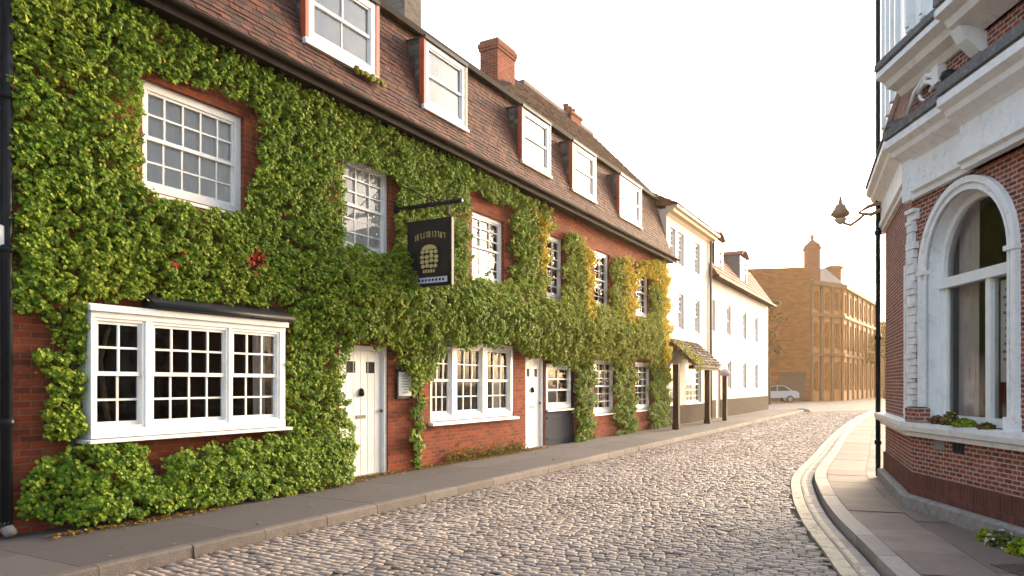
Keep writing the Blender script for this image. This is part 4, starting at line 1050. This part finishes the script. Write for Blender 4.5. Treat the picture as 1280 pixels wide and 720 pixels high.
# upper storey white window wall
m = MB(); z0, z1 = 5.92, 9.6; x = .05
m.box(.02, 1.75, -.05, -.002, z0, z0+.25); m.box(.02, 1.75, -.05, -.002, z1-.2, z1)
for x in (.02, .36, .82, 1.22, 1.62): m.box(x, x+.13, -.10, -.002, z0+.25, z1-.2); m.box(x+.035, x+.095, -.125, -.10, z0+.3, z1-.25)
uw = cb_.part('upper_window', m, M['white'])
m = MB(); m.box(.04, 1.7, -.03, -.004, z0+.25, z1-.2); cb_.part('pane', m, M['net'], uw)
m = MB(); m.box(.02, LA-.02, -.06, -.002, z0-.1, z1)
for x in (.4, 1.0, 1.6, 2.2): m.box(x, x+.12, -.11, -.06, z0-.1, z1)
apart('upper_panelling', m, M['white'])
# black drainpipe at the far edge
dp2 = Thing('drainpipe', FA, -.03, 'slim black drainpipe on the far edge of the corner building', 'drainpipe', y0=-.13)
m = MB(); m.tube([(-.03, -.11, .02), (-.03, -.11, 10.5)], .04, 10); dp2.part('pipe', m, M['black'])
for z in (.6, 2.4, 4.2): m = MB(); m.lathe((-.03, -.11, z), [(.045, -.04), (.058, -.03), (.058, .03), (.045, .04)], 10); dp2.part('collar', m, M['black'])
# globe camera on the brick above the cornice
gl = Thing('wall_floodlight', FB, .98, 'round black fitting on the brick between the two white cornices', 'wall light', z0=5.1)
m = MB(); c0 = FB.fx(1188, -.2); m.tube([(c0, 0, 5.08), (c0, -.16, 5.10)], .022, 8); gl.part('arm', m, M['black'])
m = MB(); m.lathe((c0, -.22, 5.08), [(.01, -.09), (.06, -.07), (.095, 0), (.075, .06), (.02, .09)], 14); gl.part('dome', m, M['black'])
# ornate lamp on a bracket
lp = Thing('wall_lantern', FA, .1, 'small ornate lantern on a curved gilt bracket off the corner building', 'wall lamp', z0=4.0, y0=-.1)
lx = .05; Z = 4.56
m = MB(); m.tube([(lx, -.02, Z+.04), (lx-.04, -.22, Z-.05), (lx-.06, -.42, Z+.0), (lx-.05, -.25, Z+.10), (lx, -.02, Z+.14)], .035, 8)
m.tube([(lx-.04, -.30, Z-.01), (lx-.05, -.42, Z-.12), (lx-.06, -.54, Z-.20), (lx-.06, -.64, Z-.16), (lx-.06, -.68, Z-.04)], .028, 8); m.box(lx-.06, lx+.06, -.03, 0, Z-.1, Z+.3)
lp.part('bracket', m, M['lampgilt'])
m = MB(); m.lathe((lx-.06, -.70, Z), [(.05, -.07), (.12, -.04), (.17, .0), (.11, .09), (.08, .16), (.035, .19), (.025, .29), (.006, .32)], 12)
lp.part('lantern_hood', m, M['lampgilt'])
m = MB(); m.lathe((lx-.06, -.70, Z-.14), [(.02, -.04), (.07, 0), (.12, .06)], 12); lp.part('lamp_glass', m, M['cream'])

# planter, plants on the ledge
pt = Thing('brick_planter', FB, .28, 'small brick-patterned box planter at the left end of the arched window ledge', 'planter', z0=1.12)
m = MB(); a, b = .12, .46; m.box(a, b, -.15, .01-.02, 1.122, 1.30); pt.part('trough', m, M['brick_plum'])
m = MB(); m.box(a+.02, b-.02, -.13, -.03, 1.30, 1.312); pt.part('soil', m, M['joint'])
def plant(name, fr, x, y, z, r, n, mat, label, cat='plant', size=.04, flowers=0, fmat='flower', h=1.0, group=None):
    th = Thing(name, fr, x, label, cat, group, z0=z, y0=y)
    c = np.array(fr.w(x, y, z)); d = rng.normal(0, 1, (n, 3)); d /= np.linalg.norm(d, axis=1, keepdims=True); d[:, 2] = np.abs(d[:, 2]); rr = r*rng.random(n)**.4
    p = c+d*rr[:, None]*np.array([1, 1, h]); nr = d+rng.normal(0, .4, (n, 3))+np.array([0, 0, .4])
    f = make_leaves('foliage', p, nr, rng.normal(0, 1, (n, 3)), rng.uniform(.7, 1.3, n)*size, M[mat], rng.random(n)*.3)
    f.parent = th.e; f.matrix_parent_inverse = (Matrix.Translation(th.e.location) @ Matrix.Rotation(fr.ang, 4, 'Z')).inverted()
    if flowers:
        k = rng.normal(0, 1, (flowers, 3)); k /= np.linalg.norm(k, axis=1, keepdims=True); k[:, 2] = np.abs(k[:, 2])
        mm = MB()
        for q in k: 
            q = q*r*1.02*np.array([1, 1, h]); mm.lathe((x+q[0], y+q[1], z+q[2]), [(.003, -.008), (.017, 0), (.013, .01), (.003, .014)], 6)
        th.part('flowers', mm, M[fmat])
    m = MB(); m.tube([(x, y, z-.0), (x+.01, y, z+r*h*.7)], [.01, .005], 5); th.part('stem', m, M['bark'])
    return th
plant('ledge_plant', FB, .72, -.06, 1.125, .10, 260, 'copper', 'dark trailing plant on the ledge beside the brick planter', size=.032)
plant('ledge_plant', FB, .98, -.05, 1.125, .10, 260, 'shrub', 'orange-flowered pot plant in the middle of the window ledge', size=.035, flowers=10, fmat='petal_orange', h=1.5)
plant('ledge_plant', FB, 1.32, -.08, 1.125, .13, 520, 'ivy', 'low bright green cushion plant on the window ledge', size=.035, h=.7)
plant('ledge_plant', FB, 1.72, -.08, 1.125, .09, 240, 'copper', 'dark purple cushion plant at the right end of the ledge', size=.035, h=.7)
plant('flower_clump', FB, 2.05, -.27, .0, .10, 240, 'ivy', 'bright green plant at the foot of the stone plinth', size=.045, h=1.2)
plant('flower_clump', FB, 2.33, -.30, .0, .13, 300, 'shrub', 'mauve flowering plant between two green ones at the plinth', size=.045, flowers=26, h=1.2)
plant('flower_clump', FB, 2.66, -.30, .0, .14, 300, 'ivy', 'green plant nearest the right edge of the picture by the plinth', size=.05, h=1.1)

# ================================================================== FAR SIDE OF THE STREET END
def facade(T, fr, L, H, bands, nwin, base=0.0, mat='farstone', wmat='farstone', ww=.5):
    pass
G0, G1, G2, G3 = (17.0, 74.5), (29.8, 72.0), (34.4, 75.0), (46.3, 92.0)
FG = Frame(G0, (G1[0]-G0[0], G1[1]-G0[1])); LG = math.dist(G0, G1)
fb = Thing('corner_mansion', FG, 0, 'large tawny brick three-storey building closing the far end of the street', 'building')
def fpart(fr, name, mb, mat, parent=None):
    M2 = (Matrix.Translation((*G0, 0)) @ Matrix.Rotation(FG.ang, 4, 'Z')).inverted() @ Matrix.Translation((*fr.p, 0)) @ Matrix.Rotation(fr.ang, 4, 'Z')
    o = mb.build(name, mat, None); o.data.transform(M2); o.parent = parent or fb.e; return o
m = MB(); m.quad((0, 0, -.15), (LG, 0, -.15), (LG, 0, 13.3), (0, 0, 13.3)); m.quad((LG, 0, 11.6), (LG, 5, 11.6), (LG, 5, 13.3), (LG, 0, 13.3)); m.quad((0, 0, 13.3), (LG, 0, 13.3), (LG, 14, 13.3), (0, 14, 13.3)); m.box(-.0, .3, .01, 16, -.15, 13.3); m.box(0, LG, -.12, 0, 8.35, 8.6)
fb.part('gable_wall', m, M['brick_far'])
m = MB(); m.box(LG-2.9, LG-.5, -.15, .02, -.1, 2.6); m.box(LG-3.0, LG-.4, -.2, -.0, 2.6, 2.8); fb.part('garage_door', m, M['fardark'])
for (A_, B_, nw_) in ((G1, G2, 3), (G2, G3, 7)):
    fr = Frame(A_, (B_[0]-A_[0], B_[1]-A_[1])); L = math.dist(A_, B_); H = 11.9; ho = []
    st = L/nw_
    for k in range(nw_):
        for (z0, z1) in ((.9, 3.9), (5.2, 7.9), (9.1, 11.0)): ho.append((st*(k+.5)-st*.26, st*(k+.5)+st*.26, z0, z1))
    w = panel_with_holes(0, L, -.15, H, ho, depth=.35); fpart(fr, 'wall', w, M['farstone'])
    c = MB()
    for z in (4.45, 8.45): c.box(-.1, L+.1, -.25, 0, z, z+.3)
    c.box(-.15, L+.15, -.45, 0, 11.5, 11.95)
    for k in range(nw_+1): c.box(max(0, st*k-.22), min(L, st*k+.22), -.16, 0, -.1, 11.5)
    fpart(fr, 'string_course', c, M['farcourse'])
    for h in ho:
        g_ = MB(); a, b, z0, z1 = h
        g_.box(a, a+.12, .2, .3, z0, z1); g_.box(b-.12, b, .2, .3, z0, z1); g_.box(a+.12, b-.12, .2, .3, z1-.12, z1); g_.box(a+.12, b-.12, .2, .3, z0, z0+.12); g_.box((a+b)/2-.05, (a+b)/2+.05, .21, .3, z0, z1); g_.box(a, b, .215, .3, (z0+z1)/2-.05, (z0+z1)/2+.05)
        wo = fpart(fr, 'window', g_, M['farstone']); p = MB(); p.quad((a, .28, z0), (b, .28, z0), (b, .28, z1), (a, .28, z1)); fpart(fr, 'pane', p, M['glassdark'] if 'glassdark' in M else M['room'], wo)
FR_ = Frame(G1, (1, .3))
m = MB(); m.add([(0, 0, 11.9), (5.0, 1.0, 11.9), (4.5, 3, 13.8), (.2, 3, 13.8)], [(0, 1, 2, 3)]); m.box(.2, 4.6, 3, 9, 11, 13.8); fpart(FR_, 'roof', m, M['fargrey'])
m = MB(); m.add([(29.8-29.8, 0, 11.9)]*0, []) 
pl = [(0, 0), (G2[0]-G1[0], G2[1]-G1[1]), (G3[0]-G1[0], G3[1]-G1[1]), (G3[0]-G1[0]-12, G3[1]-G1[1]+8), (-10, 18)]
fpart(Frame(G1, (1, 0)), 'flat_roof', MB().add([(x, y, 11.9) for x, y in pl], [tuple(range(5))]), M['fargrey'])
m = MB(); m.box(-.8, .4, .6, 1.8, 11.5, 15.7); m.box(-.9, .5, .5, 1.9, 15.2, 15.45); m.add([(-.8, .6, 15.7), (.4, .6, 15.7), (.4, 1.8, 15.7), (-.8, 1.8, 15.7), (-.2, 1.2, 16.4)], [(0, 1, 4), (1, 2, 4), (2, 3, 4), (3, 0, 4)]); m.lathe((-.2, 1.2, 16.2), [(.1, 0), (.25, .3), (.1, .6), (.03, 1.0)], 8)
fpart(Frame((G1[0]+.9, G1[1]), (1, 0)), 'turret', m, M['brick_chimney'])
m = MB(); m.box(-.6, .6, 1.5, 3, 11.5, 14.2); m.box(-.75, .75, 1.35, 3.15, 13.8, 14.1); fpart(Frame((G2[0], G2[1]), (1, 0)), 'chimney', m, M['brick_chimney'])
m = MB(); m.box(3.3, 4.6, 1, 2.4, 13.3, 14.3); fb.part('chimney', m, M['brick_chimney'])
# further house at the right-hand end
fh = Thing('small_house', Frame((47.5, 96), (.9, .4)), 0, 'small sunlit house just left of the corner building drainpipe', 'house')
hh2 = [(1, 2.2, 1, 2.6), (3.4, 4.6, 1, 2.6), (6, 7.2, 1, 2.6), (1, 2.2, 4, 5.6), (3.4, 4.6, 4, 5.6), (6, 7.2, 4, 5.6)]
m = panel_with_holes(0, 12, -.15, 6.5, hh2); m.box(0, .2, .26, 8, -.15, 6.5); m.box(11.8, 12, .26, 8, -.15, 6.5); fh.part('wall', m, M['brick_far'])
m = MB(); m.add([(-.3, -.4, 6.5), (12.3, -.4, 6.5), (12.3, 4, 9.2), (-.3, 4, 9.2), (-.3, 8.4, 6.5), (12.3, 8.4, 6.5)], [(0, 1, 2, 3), (3, 2, 5, 4), (0, 3, 4), (1, 5, 2)]); fh.part('roof', m, M['tile'])
for h in hh2: sash(fh, fh.e, *h, .08, cols=2, rt=1, rb=1, curtain=None)

# trees
def tree(x, y, h, r, mat, label, nl=5000, size=.28, group=None, name='tree'):
    fr = Frame((x, y), (1, 0)); th = Thing(name, fr, 0, label, 'tree', group)
    m = MB(); m.tube([(0, 0, -.16), (.05, 0, h*.3), (-.05, .05, h*.55), (0, 0, h*.85)], [h*.03, h*.022, h*.014, h*.005], 8)
    cs = []
    for k in range(9):
        a = k*2.4; z = h*(.38+.055*k); l = r*random.uniform(.55, .95)*(1-.05*k); e = (l*math.cos(a), l*math.sin(a), z+h*.12); m.tube([(0, 0, z-h*.08), (e[0]*.5, e[1]*.5, z), e], [h*.012, h*.008, h*.003], 6); cs.append(e)
    cs.append((0, 0, h*.88)); cs.append((0, 0, h*.7)); th.part('trunk', m, M['bark'])
    C_ = np.array(cs)[rng.integers(0, len(cs), nl)]; d = rng.normal(0, 1, (nl, 3)); d /= np.linalg.norm(d, axis=1, keepdims=True)
    p = C_+d*(r*.42*rng.random((nl, 1))**.5)*np.array([1, 1, .8])
    f = make_leaves('crown', p, d+rng.normal(0, .5, (nl, 3)), rng.normal(0, 1, (nl, 3)), rng.uniform(.6, 1.4, nl)*size, M[mat], rng.random(nl)*.2)
    f.parent = th.e
    return th
tree(22.0, 62, 9.2, 1.5, 'copper', 'dark copper-leaved tree behind the corner of the low white house', 1100, .22, name='copper_tree')
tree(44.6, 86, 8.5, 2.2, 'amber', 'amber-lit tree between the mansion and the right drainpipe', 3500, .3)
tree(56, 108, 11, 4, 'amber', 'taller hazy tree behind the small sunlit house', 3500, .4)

# car
FC = Frame((23.0, 68.5), (1, -.06)); car = Thing('parked_car', FC, 0, 'silver-blue car parked in front of the tawny brick gable', 'car')
body = [(0, .28), (0, .62), (.12, .80), (1.0, .92), (1.55, 1.38), (2.0, 1.46), (2.9, 1.44), (3.6, .98), (4.1, .90), (4.25, .6), (4.25, .28)]
m = MB(); m.extr_y(body, 0, 1.7); car.part('body', m, M['carpaint'])
m = MB(); m.extr_y([(1.15, .93), (1.6, 1.34), (2.0, 1.40), (2.15, 1.40), (2.15, .93)], -.006, 1.706); m.extr_y([(2.22, .93), (2.22, 1.40), (2.85, 1.38), (3.42, .96)], -.006, 1.706); car.part('window', m, M['room'])
for x in (.85, 3.4):
    for y in (-.02, 1.52):
        m = MB(); n = 18; P = [(x+.33*math.cos(2*math.pi*k/n), .17+.33*math.sin(2*math.pi*k/n)) for k in range(n)]; m.extr_y(P, y, y+.2); wl = car.part('wheel', m, M['tyre'])
        m = MB(); P = [(x+.2*math.cos(2*math.pi*k/n), .17+.2*math.sin(2*math.pi*k/n)) for k in range(n)]; m.extr_y(P, y-.005, y+.205); car.part('hubcap', m, M['fargrey'], wl)
for y in (.1, 1.35): m = MB(); m.box(4.2, 4.262, y, y+.25, .6, .75); car.part('headlight', m, M['white'])

# warm evening haze over the street
m = MB(); m.box(-60, 170, -40, 210, -2, 24); T = NT('evening_haze'); T.n.remove(T.bsdf)
pvn = T.node('ShaderNodeVolumePrincipled'); pvn.inputs['Density'].default_value = .0007; pvn.inputs['Color'].default_value = (1, .74, .45, 1); pvn.inputs['Anisotropy'].default_value = .55
T.link(pvn.outputs[0], T.out.inputs['Volume']); hz_ = m.build('haze', T.m); tag(hz_, 'warm thin evening haze over the street', 'haze', kind='stuff')

# ================================================================== SKY, LIGHT, CAMERA
SUN_AZ, SUN_EL = math.radians(44), math.radians(11)      # azimuth to the right of straight ahead (+Y)
w = bpy.data.worlds.new('World'); SC.world = w; w.use_nodes = True; nt = w.node_tree; bg = nt.nodes['Background']
sk = nt.nodes.new('ShaderNodeTexSky'); sk.sky_type = 'NISHITA'; sk.sun_disc = False; sk.sun_elevation = SUN_EL; sk.sun_rotation = SUN_AZ
sk.air_density = 1.0; sk.dust_density = 4.0; sk.ozone_density = 1.0
hs = nt.nodes.new('ShaderNodeHueSaturation'); hs.inputs['Saturation'].default_value = .8
nt.links.new(sk.outputs[0], hs.inputs['Color']); nt.links.new(hs.outputs[0], bg.inputs['Color']); bg.inputs['Strength'].default_value = .15
sl = bpy.data.lights.new('sun', 'SUN'); sl.energy = .85; sl.angle = math.radians(14); sl.color = (1, .80, .58)
so = bpy.data.objects.new('sun', sl); COL.objects.link(so)
dv = Vector((math.sin(SUN_AZ)*math.cos(SUN_EL), math.cos(SUN_AZ)*math.cos(SUN_EL), math.sin(SUN_EL)))
so.rotation_euler = dv.to_track_quat('Z', 'Y').to_euler()
cam = bpy.data.cameras.new('camera'); co_ = bpy.data.objects.new('camera', cam); COL.objects.link(co_); SC.camera = co_
co_.location = (0, 0, EYE); co_.rotation_euler = (math.radians(90), 0, 0); cam.sensor_width = 36; cam.lens = F/1280*36; cam.shift_y = 120/1280; cam.clip_end = 2000
SC.view_settings.view_transform = 'Standard'; SC.view_settings.look = 'None'; SC.view_settings.gamma = 1; SC.view_settings.exposure = 2.5
SC.render.engine = 'CYCLES'; SC.cycles.use_denoising = True; SC.cycles.max_bounces = 6; SC.cycles.transparent_max_bounces = 12
try: SC.cycles.denoiser = 'OPENIMAGEDENOISE'
except Exception: pass
